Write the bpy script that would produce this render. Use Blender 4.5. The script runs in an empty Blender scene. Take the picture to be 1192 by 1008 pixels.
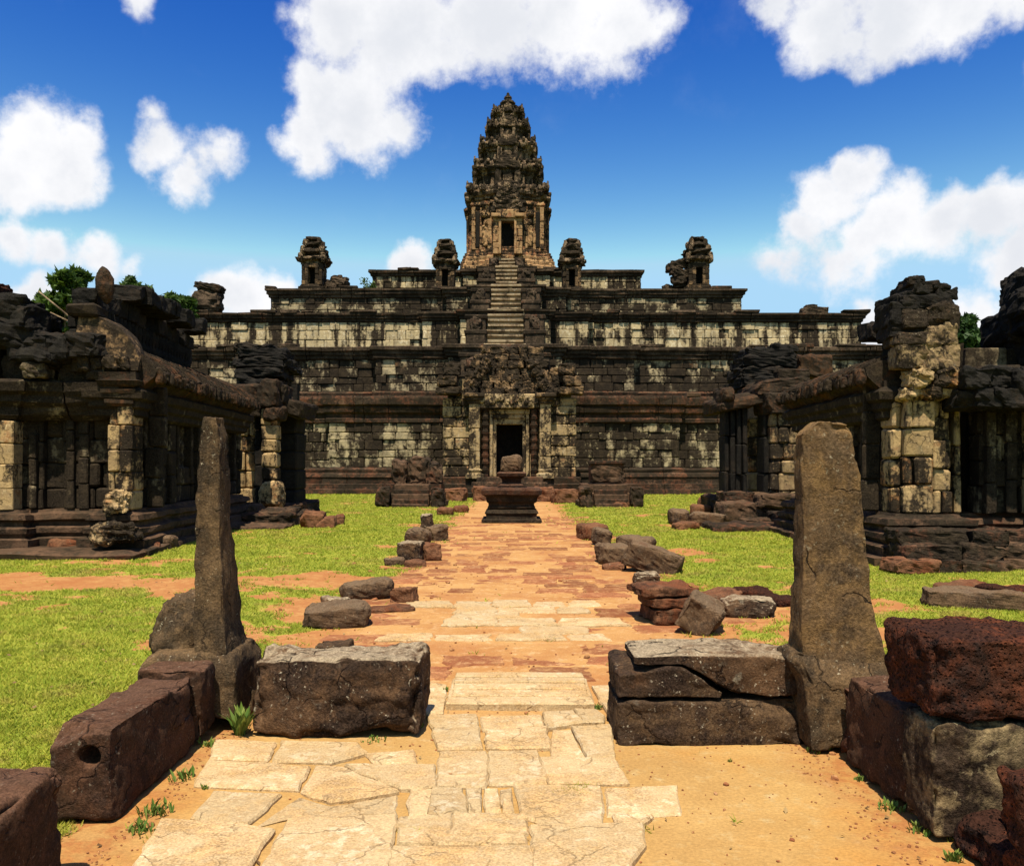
import bpy, math, random
import numpy as np
from mathutils import Vector, Matrix, noise as mnoise

R = math.radians
SC = bpy.context.scene
COL = SC.collection

# ------------------------------------------------------------------ camera
F = 1000.0                      # focal length in photo pixels (photo 1192 x 1008)
HZ, VX, EYE = 540.0, 595.0, 1.6  # horizon row, vanishing column, eye height
cam = bpy.data.cameras.new('camera')
cam.sensor_width = 36.0
cam.lens = 36.0 * F / 1192.0
cam.shift_x = (596.0 - VX) / 1192.0
cam.shift_y = (HZ - 504.0) / 1192.0
cam.clip_start = 0.05
cam.clip_end = 5000
camo = bpy.data.objects.new('camera', cam)
camo.location = (0, 0, EYE)
camo.rotation_euler = (R(90), 0, 0)
COL.objects.link(camo)
SC.camera = camo

# ------------------------------------------------------------------ view
SC.view_settings.view_transform = 'Standard'
SC.view_settings.look = 'None'
SC.view_settings.gamma = 1.0
SC.view_settings.use_curve_mapping = False
SC.view_settings.exposure = 0.9
SUN_EL, SUN_AZ = 66.0, -5.0      # elevation; azimuth off straight-behind, minus = from the left
SUN_POWER, SKY_POWER = 5.0, 0.065

# ------------------------------------------------------------------ sun
sd = Vector((math.sin(R(SUN_AZ)) * math.cos(R(SUN_EL)), -math.cos(R(SUN_AZ)) * math.cos(R(SUN_EL)), math.sin(R(SUN_EL))))
sl = bpy.data.lights.new('sun', 'SUN')
sl.energy = SUN_POWER
sl.angle = R(0.5)
sl.color = (1.0, 0.90, 0.73)
slo = bpy.data.objects.new('sun', sl)
slo.rotation_euler = sd.to_track_quat('Z', 'Y').to_euler()
slo.location = (0, -20, 40)
COL.objects.link(slo)

# ------------------------------------------------------------------ node helpers
class NT:
    def __init__(s, tree):
        s.t = tree; s.n = tree.nodes; s.l = tree.links
    def node(s, typ, **kw):
        n = s.n.new(typ)
        for k, v in kw.items(): setattr(n, k, v)
        return n
    def put(s, sock, v):
        if hasattr(v, 'is_linked'): s.l.new(v, sock)
        elif v is not None:
            try: sock.default_value = v
            except Exception: sock.default_value = (v[0], v[1], v[2], 1.0)
    def math(s, op, a, b=None, c=None, clamp=False):
        n = s.node('ShaderNodeMath', operation=op, use_clamp=clamp)
        s.put(n.inputs[0], a)
        if b is not None: s.put(n.inputs[1], b)
        if c is not None: s.put(n.inputs[2], c)
        return n.outputs[0]
    def vmath(s, op, a, b=None):
        n = s.node('ShaderNodeVectorMath', operation=op)
        s.put(n.inputs[0], a)
        if b is not None: s.put(n.inputs[1], b)
        return n
    def ramp(s, v, a, b, lo=0.0, hi=1.0, smooth=True):
        n = s.node('ShaderNodeMapRange', interpolation_type='SMOOTHSTEP' if smooth else 'LINEAR')
        s.put(n.inputs[0], v)
        for i, x in enumerate((a, b, lo, hi)): s.put(n.inputs[i + 1], x)
        return n.outputs[0]
    def noise(s, vec, scale, detail=5, rough=0.6, dist=0.0):
        n = s.node('ShaderNodeTexNoise')
        s.put(n.inputs['Vector'], vec)
        n.inputs['Scale'].default_value = scale; n.inputs['Detail'].default_value = detail
        n.inputs['Roughness'].default_value = rough; n.inputs['Distortion'].default_value = dist
        return n.outputs['Fac']
    def voro(s, vec, scale, feature='F1'):
        n = s.node('ShaderNodeTexVoronoi', feature=feature)
        s.put(n.inputs['Vector'], vec); n.inputs['Scale'].default_value = scale
        return n.outputs['Distance']
    def mix(s, f, a, b, blend='MIX'):
        n = s.node('ShaderNodeMix', data_type='RGBA', blend_type=blend)
        s.put(n.inputs[0], f)
        for i, v in ((6, a), (7, b)):
            if isinstance(v, tuple): v = (v[0], v[1], v[2], 1.0)
            s.put(n.inputs[i], v)
        return n.outputs[2]

# ------------------------------------------------------------------ world: physical sky + far clouds by direction
W = bpy.data.worlds.new('World'); SC.world = W; W.use_nodes = True
wt = NT(W.node_tree); wt.n.clear()
sky = wt.node('ShaderNodeTexSky', sky_type='NISHITA')
sky.sun_disc = False
sky.sun_elevation = R(SUN_EL)
sky.sun_rotation = math.atan2(sd.x, sd.y)
sky.altitude = 0; sky.air_density = 1.0; sky.dust_density = 0.8; sky.ozone_density = 2.0
tc = wt.node('ShaderNodeTexCoord')
dirv = tc.outputs['Generated']
SKYC = ((37.6, 1.95, 0.42), (14.7, 2.5, 0.70), (1.647, 1.25, 0.95))
# camera-like contrast of the blue: each channel of the sky raised to a power
hsv = wt.node('ShaderNodeHueSaturation'); hsv.inputs['Saturation'].default_value = 1.45
wt.l.new(sky.outputs[0], hsv.inputs['Color'])
spl = wt.node('ShaderNodeSeparateColor'); wt.l.new(hsv.outputs[0], spl.inputs[0])
cmb = wt.node('ShaderNodeCombineColor')
for ch, (k_, p_, mx_) in enumerate(SKYC):
    s_ = wt.math('MULTIPLY', spl.outputs[ch], 0.121)
    s_ = wt.math('MINIMUM', wt.math('MULTIPLY', wt.math('POWER', s_, p_), k_), mx_)
    wt.l.new(wt.math('MULTIPLY', s_, 1.0 / 1.866 / SKY_POWER), cmb.inputs[ch])
def pdir(px, py):
    return Vector(((px - VX) / F, 1.0, (HZ - py) / F))
CLOUDS = [  # px, py, radius px, weight : puffs of the cumulus seen in the photo, given as sky directions
 (40,165,62,1),(72,190,48,1),(15,200,50,1),(92,150,30,.8),(10,140,40,.8),
 (188,175,36,.8),(215,205,42,.8),(258,172,36,.75),(180,138,22,.7),(235,180,30,.7),
 (378,118,50,1),(425,140,56,1),(355,150,44,1),(475,145,36,.8),(368,178,34,.9),(435,108,38,.85),
 (400,20,58,1),(470,30,70,1),(560,20,78,1),(650,15,80,1),(725,32,58,.95),(775,25,30,.6),(515,70,42,.8),(680,60,46,.75),
 (900,2,42,.9),(958,25,54,1),(1030,25,62,1),(1100,10,58,1),(1165,-15,55,.9),
 (965,240,48,1),(1000,210,34,1),(1040,258,50,1),(1092,262,48,1),(1150,252,46,1),(1192,245,40,.95),(930,270,36,.85),(1000,285,45,.8),
 (915,305,45,.62),(965,322,48,.62),(1010,318,40,.55),(1185,302,42,1),(1225,310,50,1),
 (115,295,34,.9),(65,292,28,.85),(20,280,30,.9),(150,300,25,.6),
 (475,300,27,1),(295,352,42,1),(258,350,32,.9),(330,345,30,.9),(38,345,28,1),(15,350,22,.9),
 (1012,385,36,1),(1130,368,42,.9),(1175,365,30,.8),(150,-8,34,.8),(-60,160,70,1),(-80,300,60,1),(1300,60,80,1),(1330,330,80,1),(560,-70,90,1),(1000,-60,90,1),(-200,60,100,1),(700,60,60,.8)]
# warp the direction so that cloud edges are ragged
def warp(scale, amt, off):
    n = wt.node('ShaderNodeTexNoise'); n.inputs['Scale'].default_value = scale; n.inputs['Detail'].default_value = 4; n.inputs['Roughness'].default_value = .6
    o = wt.vmath('ADD', dirv, off); wt.l.new(o.outputs[0], n.inputs['Vector'])
    s1 = wt.vmath('SUBTRACT', n.outputs['Color'], (0.5, 0.5, 0.5))
    s2 = wt.node('ShaderNodeVectorMath', operation='SCALE'); wt.l.new(s1.outputs[0], s2.inputs[0]); s2.inputs['Scale'].default_value = amt
    return s2.outputs[0]
wd = wt.vmath('ADD', dirv, warp(6.0, 0.07, (0, 0, 0)))
wd = wt.vmath('ADD', wd.outputs[0], warp(24.0, 0.022, (3, 1, 2)))
wd = wt.vmath('NORMALIZE', wd.outputs[0]).outputs[0]
dens = None
for (px, py, r, w) in CLOUDS:
    d = pdir(px, py); ang = r * 1.47 / F / d.length; d.normalize()
    dist = wt.node('ShaderNodeVectorMath', operation='DISTANCE'); wt.l.new(wd, dist.inputs[0]); dist.inputs[1].default_value = d
    v = wt.ramp(dist.outputs['Value'], ang, 0.0, 0.0, w, False)
    dens = v if dens is None else wt.math('SMOOTH_MAX', dens, v, 0.2)
fb = wt.noise(dirv, 12.0, 10, 0.6)
fb2 = wt.noise(dirv, 40.0, 7, 0.65)
edge = wt.ramp(dens, 0.05, 0.4)
dd = wt.math('ADD', dens, wt.math('MULTIPLY', edge, wt.math('ADD', wt.math('MULTIPLY', wt.math('SUBTRACT', fb, 0.5), 0.95), wt.math('MULTIPLY', wt.math('SUBTRACT', fb2, 0.5), 0.55))))
cl = wt.ramp(dd, 0.25, 0.66)
thin = wt.math('MULTIPLY', wt.ramp(wt.noise(dirv, 5.0, 8, 0.65), 0.56, 0.9), 0.10)
cl = wt.math('MAXIMUM', cl, thin)
# undersides a little greyer: density sampled slightly higher up
up = wt.vmath('ADD', dirv, (0, 0, 0.03)).outputs[0]
shade = wt.ramp(wt.math('ADD', wt.noise(up, 9.0, 6, 0.6), wt.math('MULTIPLY', dd, 0.28)), 0.5, 0.9)
ccol = wt.mix(shade, (0.86, 0.86, 0.875), (0.68, 0.70, 0.745))
bg1 = wt.node('ShaderNodeBackground'); wt.l.new(cmb.outputs[0], bg1.inputs['Color']); bg1.inputs['Strength'].default_value = SKY_POWER
bg2 = wt.node('ShaderNodeBackground'); wt.l.new(ccol, bg2.inputs['Color']); bg2.inputs['Strength'].default_value = 0.63
mx = wt.node('ShaderNodeMixShader'); wt.l.new(cl, mx.inputs[0]); wt.l.new(bg1.outputs[0], mx.inputs[1]); wt.l.new(bg2.outputs[0], mx.inputs[2])
wo = wt.node('ShaderNodeOutputWorld'); wt.l.new(mx.outputs[0], wo.inputs[0])
W.cycles.sampling_method = 'MANUAL'; W.cycles.sample_map_resolution = 512

# ------------------------------------------------------------------ materials
TONE = 0.70   # common scale of all base colours for this exposure
def stone(name, light, alt, dark=(0.022, 0.018, 0.014), amount=0.5, soft=0.06, pale=(0.6, 0.57, 0.46), pale_amt=0.25,
          red=None, red_amt=0.0, scale=1.0, streak=0.6, island=0.35, bump=0.5, pits=0.0, rough=0.92, dust=None, drip=0.22, big=0.45, speck=0.0, crack=0.0, top=None, grain=0.2):
    light, alt, dark, pale, red = [None if c is None else tuple(x * TONE for x in c) for c in (light, alt, dark, pale, red)]
    if dust: dust = (tuple(x * TONE for x in dust[0]), dust[1])
    if top: top = (tuple(x * TONE for x in top[0]), top[1])
    m = bpy.data.materials.new(name); m.use_nodes = True
    t = NT(m.node_tree); t.n.clear()
    geo = t.node('ShaderNodeNewGeometry')
    pos = geo.outputs['Position']; rnd = geo.outputs['Random Per Island']
    off = t.node('ShaderNodeVectorMath', operation='SCALE'); off.inputs[0].default_value = (3.1, 1.7, 2.3); t.l.new(rnd, off.inputs['Scale'])
    posj = t.vmath('ADD', pos, off.outputs[0]).outputs[0]
    stv = t.vmath('MULTIPLY', pos, (1.0, 1.0, drip)).outputs[0]
    n1 = t.noise(pos, 0.75 * scale, 7, 0.66, 0.4)
    n2 = t.noise(stv, 2.2 * scale, 5, 0.62)
    n3 = t.noise(posj, 7.0 * scale, 6, 0.68)
    n4 = t.noise(posj, 2.6 * scale, 6, 0.62, 0.6)
    n5 = t.noise(pos, 34.0 * scale, 4, 0.7)
    # base tone
    base = t.mix(t.ramp(n4, 0.42, 0.60), light, alt)
    if red is not None:
        rr = t.math('ADD', t.math('MULTIPLY', t.noise(posj, 1.3 * scale, 4, 0.6), 0.7), t.math('MULTIPLY', rnd, 0.3))
        th = 0.5 + (0.5 - red_amt) * 0.45
        base = t.mix(t.ramp(rr, th - 0.05, th + 0.07), base, red)
    # pale crusts
    pm = t.math('ADD', t.math('MULTIPLY', n3, 0.6), t.math('MULTIPLY', n4, 0.4))
    th = 0.5 + (0.5 - pale_amt) * 0.32
    base = t.mix(t.ramp(pm, th - 0.03, th + 0.06, 0, 0.9), base, pale)
    # each block its own tone
    vv = t.ramp(rnd, 0, 1, 1.0 - island * 0.6, 1.0 + island * 0.45, False)
    base = t.mix(1.0, base, t.node('ShaderNodeCombineColor').outputs[0], 'MULTIPLY') if False else base
    hs = t.node('ShaderNodeHueSaturation'); t.l.new(base, hs.inputs['Color']); t.put(hs.inputs['Value'], vv); base = hs.outputs[0]
    # black weathering
    k = t.math('ADD', t.math('MULTIPLY', n1, big), t.math('MULTIPLY', n2, 0.35 * streak + 0.05))
    k = t.math('ADD', k, t.math('MULTIPLY', n3, 0.35))
    k = t.math('ADD', k, t.math('MULTIPLY', t.math('SUBTRACT', rnd, 0.5), island * 0.32))
    mean = 0.5 * (big + 0.35 * streak + 0.05 + 0.35)
    th = mean + (0.5 - amount) * 0.32
    dk = t.ramp(k, th - soft, th + soft)
    dcol = t.mix(t.ramp(n5, 0.35, 0.7), dark, tuple(min(1, c * 2.6) for c in dark))
    dcol = t.mix(t.ramp(t.math('ADD', t.math('MULTIPLY', n4, 0.6), t.math('MULTIPLY', n3, 0.4)), 0.46, 0.62, 0.0, 0.75), dcol, (dark[0] * 3.6, dark[1] * 3.5, dark[2] * 3.1))
    col = t.mix(dk, base, dcol)
    if top:                                  # crust tone on upward faces only
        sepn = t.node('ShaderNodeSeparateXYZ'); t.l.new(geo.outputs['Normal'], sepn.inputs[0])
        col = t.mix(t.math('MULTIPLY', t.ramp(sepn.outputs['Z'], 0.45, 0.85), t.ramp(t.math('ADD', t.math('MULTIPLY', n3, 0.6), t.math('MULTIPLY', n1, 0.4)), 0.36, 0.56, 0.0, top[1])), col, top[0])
    if speck:                                # small lichen flecks
        sp = t.noise(pos, 21.0 * scale, 3, 0.55); sm = t.noise(posj, 3.1 * scale, 4, 0.6)
        col = t.mix(t.math('MULTIPLY', t.ramp(sp, 0.62, 0.68), t.ramp(sm, 0.46, 0.6, 0.0, speck)), col, pale)
    crk = None
    if crack:
        nw = t.node('ShaderNodeTexNoise'); nw.inputs['Scale'].default_value = 3.0 * scale; nw.inputs['Detail'].default_value = 5; t.l.new(pos, nw.inputs['Vector'])
        sc_ = t.node('ShaderNodeVectorMath', operation='SCALE'); t.l.new(nw.outputs['Color'], sc_.inputs[0]); sc_.inputs['Scale'].default_value = 0.55 / scale
        vp = t.vmath('ADD', posj, sc_.outputs[0]).outputs[0]
        crk = t.math('MULTIPLY', t.ramp(t.voro(vp, 1.15 * scale, 'DISTANCE_TO_EDGE'), 0.020, 0.004), t.ramp(t.noise(posj, 1.7 * scale, 3, 0.5), 0.46, 0.58, 0.0, crack))
        col = t.mix(crk, col, dark)
    if dust: col = t.mix(t.ramp(t.math('ADD', t.math('MULTIPLY', n1, 0.5), t.math('MULTIPLY', n3, 0.5)), 0.47, 0.60, 0.0, dust[1]), col, dust[0])
    g = t.ramp(n5, 0.3, 0.75, 1.0 - grain * 1.1, 1.0 + grain * 0.8)
    hs2 = t.node('ShaderNodeHueSaturation'); t.l.new(col, hs2.inputs['Color']); t.l.new(g, hs2.inputs['Value']); col = hs2.outputs[0]
    h = t.math('ADD', t.math('MULTIPLY', n3, 0.55), t.math('MULTIPLY', n5, 0.28))
    h = t.math('ADD', h, t.math('MULTIPLY', n4, 0.5))
    if pits:
        vo = t.voro(pos, 26.0 * scale)
        h = t.math('ADD', h, t.math('MULTIPLY', t.ramp(vo, 0.0, 0.42), pits))
        pit = t.ramp(vo, 0.10, 0.34)
    if crk is not None: h = t.math('SUBTRACT', h, t.math('MULTIPLY', crk, 0.6))
    if grain > 0.25: h = t.math('ADD', h, t.math('MULTIPLY', t.noise(pos, 95.0 * scale, 3, 0.7), 0.16))
    b = t.node('ShaderNodeBump'); b.inputs['Strength'].default_value = bump; b.inputs['Distance'].default_value = 0.06 / scale
    t.l.new(h, b.inputs['Height'])
    p = t.node('ShaderNodeBsdfPrincipled')
    t.l.new(col, p.inputs['Base Color']); t.l.new(b.outputs[0], p.inputs['Normal'])
    p.inputs['Roughness'].default_value = rough
    p.inputs['Specular IOR Level'].default_value = 0.07
    o = t.node('ShaderNodeOutputMaterial'); t.l.new(p.outputs[0], o.inputs[0])
    return m

SAND = (0.50, 0.40, 0.235); GREY = (0.31, 0.25, 0.155); RED = (0.15, 0.062, 0.034)
M = {}
DK = (0.017, 0.0125, 0.0085)
M['terrace'] = stone('weathered sandstone wall', SAND, GREY, DK, amount=0.68, pale=(0.74, 0.62, 0.39), pale_amt=0.34, red=(0.17, 0.085, 0.04), red_amt=0.16, streak=1.0, scale=0.8, island=0.25, big=0.7, drip=0.16)
M['terrace_pale'] = stone('pale lichened sandstone wall', (0.58, 0.46, 0.26), (0.42, 0.32, 0.18), DK, amount=0.50, pale=(0.78, 0.66, 0.43), pale_amt=0.42, streak=2.0, scale=0.8, island=0.22, drip=0.10)
M['cornice'] = stone('black crusted moulding', (0.145, 0.098, 0.062), (0.11, 0.076, 0.05), DK, amount=0.60, pale_amt=0.14, red=(0.14, 0.058, 0.03), red_amt=0.35, streak=0.3, scale=1.3, bump=0.8)
M['redmould'] = stone('reddish weathered moulding', (0.165, 0.095, 0.056), (0.115, 0.07, 0.042), DK, amount=0.56, pale_amt=0.12, red=RED, red_amt=0.5, streak=0.25, scale=1.3, bump=0.8)
M['tower'] = stone('warm tower sandstone', (0.50, 0.31, 0.15), (0.38, 0.21, 0.095), DK, amount=0.44, pale=(0.55, 0.45, 0.31), pale_amt=0.26, red=(0.30, 0.13, 0.06), red_amt=0.25, scale=1.3, soft=0.04)
M['tower_dark'] = stone('dark weathered tower sandstone', (0.33, 0.235, 0.145), (0.22, 0.135, 0.075), DK, amount=0.64, pale=(0.56, 0.465, 0.35), pale_amt=0.26, scale=1.8, soft=0.045)
M['step'] = stone('worn stair sandstone', (0.40, 0.31, 0.19), (0.30, 0.21, 0.12), (0.04, 0.028, 0.018), amount=0.36, pale_amt=0.25)
M['portal'] = stone('ochre gateway sandstone', (0.48, 0.34, 0.17), (0.36, 0.26, 0.14), DK, amount=0.54, pale=(0.64, 0.51, 0.32), pale_amt=0.35, red=(0.3, 0.15, 0.07), red_amt=0.2, scale=1.5, island=0.2, soft=0.045)
M['portal_dark'] = stone('blackened gateway carving', (0.32, 0.20, 0.10), (0.2, 0.12, 0.06), DK, amount=0.67, pale=(0.55, 0.45, 0.29), pale_amt=0.26, scale=1.9, soft=0.05)
M['hall'] = stone('blackened and shaded hall sandstone', (0.30, 0.235, 0.14), (0.2, 0.15, 0.09), DK, amount=0.80, pale=(0.5, 0.42, 0.28), pale_amt=0.16, streak=1.2, scale=1.4, bump=0.9)  # darkened copy of the hall stone; shade of its walls put into the colour
M['hall_pale'] = stone('bare pale hall sandstone', (0.54, 0.37, 0.175), (0.42, 0.285, 0.145), DK, amount=0.44, pale=(0.70, 0.52, 0.28), pale_amt=0.3, red=(0.36, 0.175, 0.07), red_amt=0.3, scale=1.9, streak=1.0, soft=0.05, bump=0.9, speck=0.4, crack=0.6)
M['pier'] = stone('brown and ochre pier blocks', (0.43, 0.30, 0.15), (0.29, 0.19, 0.10), DK, amount=0.56, pale=(0.6, 0.52, 0.36), pale_amt=0.22, red=(0.31, 0.14, 0.06), red_amt=0.35, scale=1.9, soft=0.05, bump=0.9, island=0.5, speck=0.4, crack=0.6)
M['roof'] = stone('mossy red roof stone', (0.125, 0.06, 0.03), (0.09, 0.05, 0.027), DK, amount=0.66, pale_amt=0.06, red=(0.12, 0.045, 0.022), red_amt=0.4, scale=1.8, bump=0.9)
M['black'] = stone('weathered and shaded black stone', (0.05, 0.036, 0.025), (0.038, 0.028, 0.02), (0.009, 0.008, 0.007), amount=0.72, pale_amt=0.05, pale=(0.25, 0.22, 0.16), scale=1.8, bump=0.9)  # near-black base also carries the shade of doorways and overhung walls
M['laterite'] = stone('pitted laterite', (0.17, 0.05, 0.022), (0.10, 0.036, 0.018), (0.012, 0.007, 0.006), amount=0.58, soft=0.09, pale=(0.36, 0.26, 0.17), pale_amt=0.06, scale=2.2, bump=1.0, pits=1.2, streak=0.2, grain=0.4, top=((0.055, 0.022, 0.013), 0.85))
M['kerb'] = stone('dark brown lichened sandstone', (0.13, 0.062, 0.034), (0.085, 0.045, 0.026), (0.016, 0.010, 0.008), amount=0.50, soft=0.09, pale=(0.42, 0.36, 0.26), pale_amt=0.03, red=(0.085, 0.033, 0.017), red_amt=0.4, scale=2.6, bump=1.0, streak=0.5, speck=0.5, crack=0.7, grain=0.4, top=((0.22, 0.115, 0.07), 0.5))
M['kerb_grey'] = stone('grey brown broken sandstone', (0.165, 0.10, 0.052), (0.105, 0.064, 0.035), (0.022, 0.014, 0.010), amount=0.54, soft=0.08, pale=(0.52, 0.45, 0.33), pale_amt=0.17, scale=2.4, bump=1.0, red=(0.12, 0.06, 0.03), red_amt=0.3, speck=0.7, crack=0.8, grain=0.4)  # greyer, slightly lighter stone than kerb
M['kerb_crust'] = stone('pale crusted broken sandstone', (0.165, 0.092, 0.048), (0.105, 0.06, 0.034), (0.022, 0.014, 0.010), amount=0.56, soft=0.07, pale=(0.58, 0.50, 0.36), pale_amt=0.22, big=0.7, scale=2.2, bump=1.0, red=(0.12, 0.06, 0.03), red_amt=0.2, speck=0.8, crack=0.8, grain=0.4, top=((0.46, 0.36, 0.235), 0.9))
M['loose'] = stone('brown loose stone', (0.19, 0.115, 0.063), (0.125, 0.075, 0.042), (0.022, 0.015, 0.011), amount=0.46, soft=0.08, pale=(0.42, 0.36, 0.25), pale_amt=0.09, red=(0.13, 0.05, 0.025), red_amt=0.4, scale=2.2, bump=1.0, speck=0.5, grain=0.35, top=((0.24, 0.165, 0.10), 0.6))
M['loose_red'] = stone('red loose stone', (0.25, 0.115, 0.058), (0.18, 0.085, 0.045), (0.03, 0.017, 0.011), amount=0.36, soft=0.09, pale=(0.42, 0.33, 0.22), pale_amt=0.10, red=(0.2, 0.07, 0.032), red_amt=0.5, scale=2.2, bump=1.0, grain=0.35)
M['kerb_pale'] = stone('kerb stone with worn pale face', (0.34, 0.245, 0.125), (0.22, 0.155, 0.085), (0.024, 0.016, 0.011), amount=0.60, soft=0.05, pale=(0.55, 0.44, 0.25), pale_amt=0.26, scale=1.6, bump=0.9, speck=0.5, grain=0.35, big=0.7)
M['stele'] = stone('mottled brown stele stone', (0.205, 0.128, 0.064), (0.13, 0.083, 0.045), (0.025, 0.018, 0.012), amount=0.46, soft=0.09, pale=(0.45, 0.38, 0.26), pale_amt=0.10, scale=2.6, bump=1.0, streak=1.0, speck=0.9, crack=0.7, grain=0.4)
M['stele_pale'] = stone('smooth ochre stele stone', (0.27, 0.16, 0.066), (0.175, 0.105, 0.05), (0.045, 0.03, 0.018), amount=0.40, soft=0.10, pale=(0.45, 0.39, 0.26), pale_amt=0.05, scale=1.8, bump=0.9, streak=0.9, speck=0.5, crack=1.0, grain=0.35, big=0.8)
M['slab'] = stone('pale paving sandstone', (0.60, 0.44, 0.24), (0.53, 0.36, 0.18), (0.24, 0.155, 0.08), amount=0.33, soft=0.11, pale=(0.70, 0.57, 0.37), pale_amt=0.42, scale=2.6, bump=0.7, streak=0.0, island=0.3, rough=0.85, big=0.8, dust=((0.56, 0.36, 0.15), 0.6), crack=0.6, grain=0.24)
M['brick'] = stone('worn laterite paving', (0.29, 0.105, 0.046), (0.35, 0.15, 0.066), (0.19, 0.075, 0.035), amount=0.22, soft=0.12, pale=(0.52, 0.30, 0.145), pale_amt=0.34, scale=2.0, bump=0.7, streak=0.0, island=0.4, dust=((0.48, 0.27, 0.105), 0.5))

def simple(name, c1, c2, scale=6.0, rough=0.8, trans=0.0, island=0.5):
    c1, c2 = tuple(x * TONE for x in c1), tuple(x * TONE for x in c2)
    m = bpy.data.materials.new(name); m.use_nodes = True
    t = NT(m.node_tree); t.n.clear()
    geo = t.node('ShaderNodeNewGeometry')
    n = t.noise(geo.outputs['Position'], scale, 3, 0.6)
    k = t.math('ADD', t.math('MULTIPLY', n, 1 - island), t.math('MULTIPLY', geo.outputs['Random Per Island'], island))
    col = t.mix(t.ramp(k, 0.3, 0.7), c1, c2)
    p = t.node('ShaderNodeBsdfPrincipled'); t.l.new(col, p.inputs['Base Color']); p.inputs['Roughness'].default_value = rough
    p.inputs['Specular IOR Level'].default_value = 0.2
    out = p.outputs[0]
    if trans:
        tr = t.node('ShaderNodeBsdfTranslucent'); t.l.new(col, tr.inputs[0])
        ms = t.node('ShaderNodeMixShader'); ms.inputs[0].default_value = trans
        t.l.new(out, ms.inputs[1]); t.l.new(tr.outputs[0], ms.inputs[2]); out = ms.outputs[0]
    o = t.node('ShaderNodeOutputMaterial'); t.l.new(out, o.inputs[0])
    return m
M['leaf'] = simple('tree leaves', (0.035, 0.075, 0.012), (0.09, 0.15, 0.022), 0.4, 0.6, 0.3)
M['leaf_dark'] = simple('dark tree leaves', (0.02, 0.05, 0.01), (0.05, 0.10, 0.018), 0.4, 0.6, 0.25)
M['bark'] = simple('bark', (0.09, 0.065, 0.04), (0.14, 0.10, 0.07), 5.0)
M['weed'] = simple('weed leaves', (0.11, 0.20, 0.03), (0.24, 0.30, 0.06), 8.0, 0.6, 0.3)
def lawn():
    m = simple('lawn blades', (0.30, 0.385, 0.03), (0.53, 0.51, 0.065), 1.1, 0.7, 0.42, 0.5)
    t = NT(m.node_tree); mixn = [n for n in t.n if n.type == 'MIX'][0]; outs = [l.to_socket for l in mixn.outputs[2].links]
    pos = t.node('ShaderNodeNewGeometry').outputs['Position']
    c = t.mix(t.ramp(t.math('ADD', t.math('MULTIPLY', t.noise(pos, 0.7, 5, 0.7), .6), t.math('MULTIPLY', t.noise(pos, 4.0, 4, 0.7), .4)), 0.505, 0.64, 0, 0.9), mixn.outputs[2], (0.36, 0.265, 0.07))
    c = t.mix(t.ramp(t.noise(t.vmath('ADD', pos, (7, 3, 0)).outputs[0], 0.9, 6, 0.7), 0.5, 0.66, 0, 0.55), c, (0.085, 0.13, 0.01))
    for s in outs: t.l.new(c, s)
    return m
M['grass'] = lawn()

# ------------------------------------------------------------------ mesh tools
class MB:
    def __init__(s): s.v = []; s.f = []; s.n = 0
    def add(s, V, Fc):
        V = np.asarray(V, dtype=float).reshape(-1, 3)
        o = s.n; s.v.append(V); s.n += len(V)
        s.f.extend([tuple(i + o for i in f) for f in Fc])
        return s
    def build(s, name, mat, parent=None, smooth=False):
        me = bpy.data.meshes.new(name)
        V = np.concatenate(s.v) if s.v else np.zeros((0, 3))
        me.from_pydata(V.tolist(), [], s.f)
        me.materials.append(M[mat] if isinstance(mat, str) else mat)
        if smooth: me.polygons.foreach_set('use_smooth', [True] * len(me.polygons))
        me.update()
        o = bpy.data.objects.new(name, me); COL.objects.link(o)
        if parent is not None: o.parent = parent
        return o

def tag(o, label, cat, group=None):
    o['label'] = label; o['category'] = cat
    if group: o['group'] = group
    return o
def struct(o, kind='structure'):
    o['kind'] = kind; return o
def thing(name, label, cat, loc=(0, 0, 0), yaw=0.0, group=None):
    o = bpy.data.objects.new(name, None); COL.objects.link(o)
    o.location = loc; o.rotation_euler = (0, 0, yaw); o.empty_display_size = 0.3
    return tag(o, label, cat, group)

def fnoise(p, f, seed=0.0, octv=4):
    return mnoise.fractal(Vector((p[0] * f + seed, p[1] * f - seed * 1.3, p[2] * f + seed * 0.7)), 0.9, 2.1, octv)

# chamfered block template
_CB_S = []; _CB_A = []
for sx in (-1, 1):
    for sy in (-1, 1):
        for sz in (-1, 1):
            for a in range(3): _CB_S.append((sx, sy, sz)); _CB_A.append(a)
_CB_S = np.array(_CB_S, float); _CB_A = np.array(_CB_A)
def _cb_faces():
    ins = np.ones((24, 3)); ins[:] = 0.8
    P = _CB_S * ins
    for i in range(24): P[i, _CB_A[i]] = _CB_S[i, _CB_A[i]]
    faces = []
    def order(idx):
        c = P[idx].mean(0); n = c / np.linalg.norm(c)
        u = P[idx[0]] - c; u -= n * u.dot(n); u /= np.linalg.norm(u); w = np.cross(n, u)
        return tuple(sorted(idx, key=lambda i: math.atan2((P[i] - c).dot(w), (P[i] - c).dot(u))))
    for a in range(3):
        for s in (-1, 1):
            faces.append(order([i for i in range(24) if _CB_A[i] == a and _CB_S[i, a] == s]))
    for a in range(3):
        b, c = (a + 1) % 3, (a + 2) % 3
        for sb in (-1, 1):
            for sc in (-1, 1):
                faces.append(order([i for i in range(24) if _CB_S[i, b] == sb and _CB_S[i, c] == sc and _CB_A[i] in (b, c)]))
    for k in range(8): faces.append(order([3 * k, 3 * k + 1, 3 * k + 2]))
    return faces
_CB_F = _cb_faces()
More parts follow.
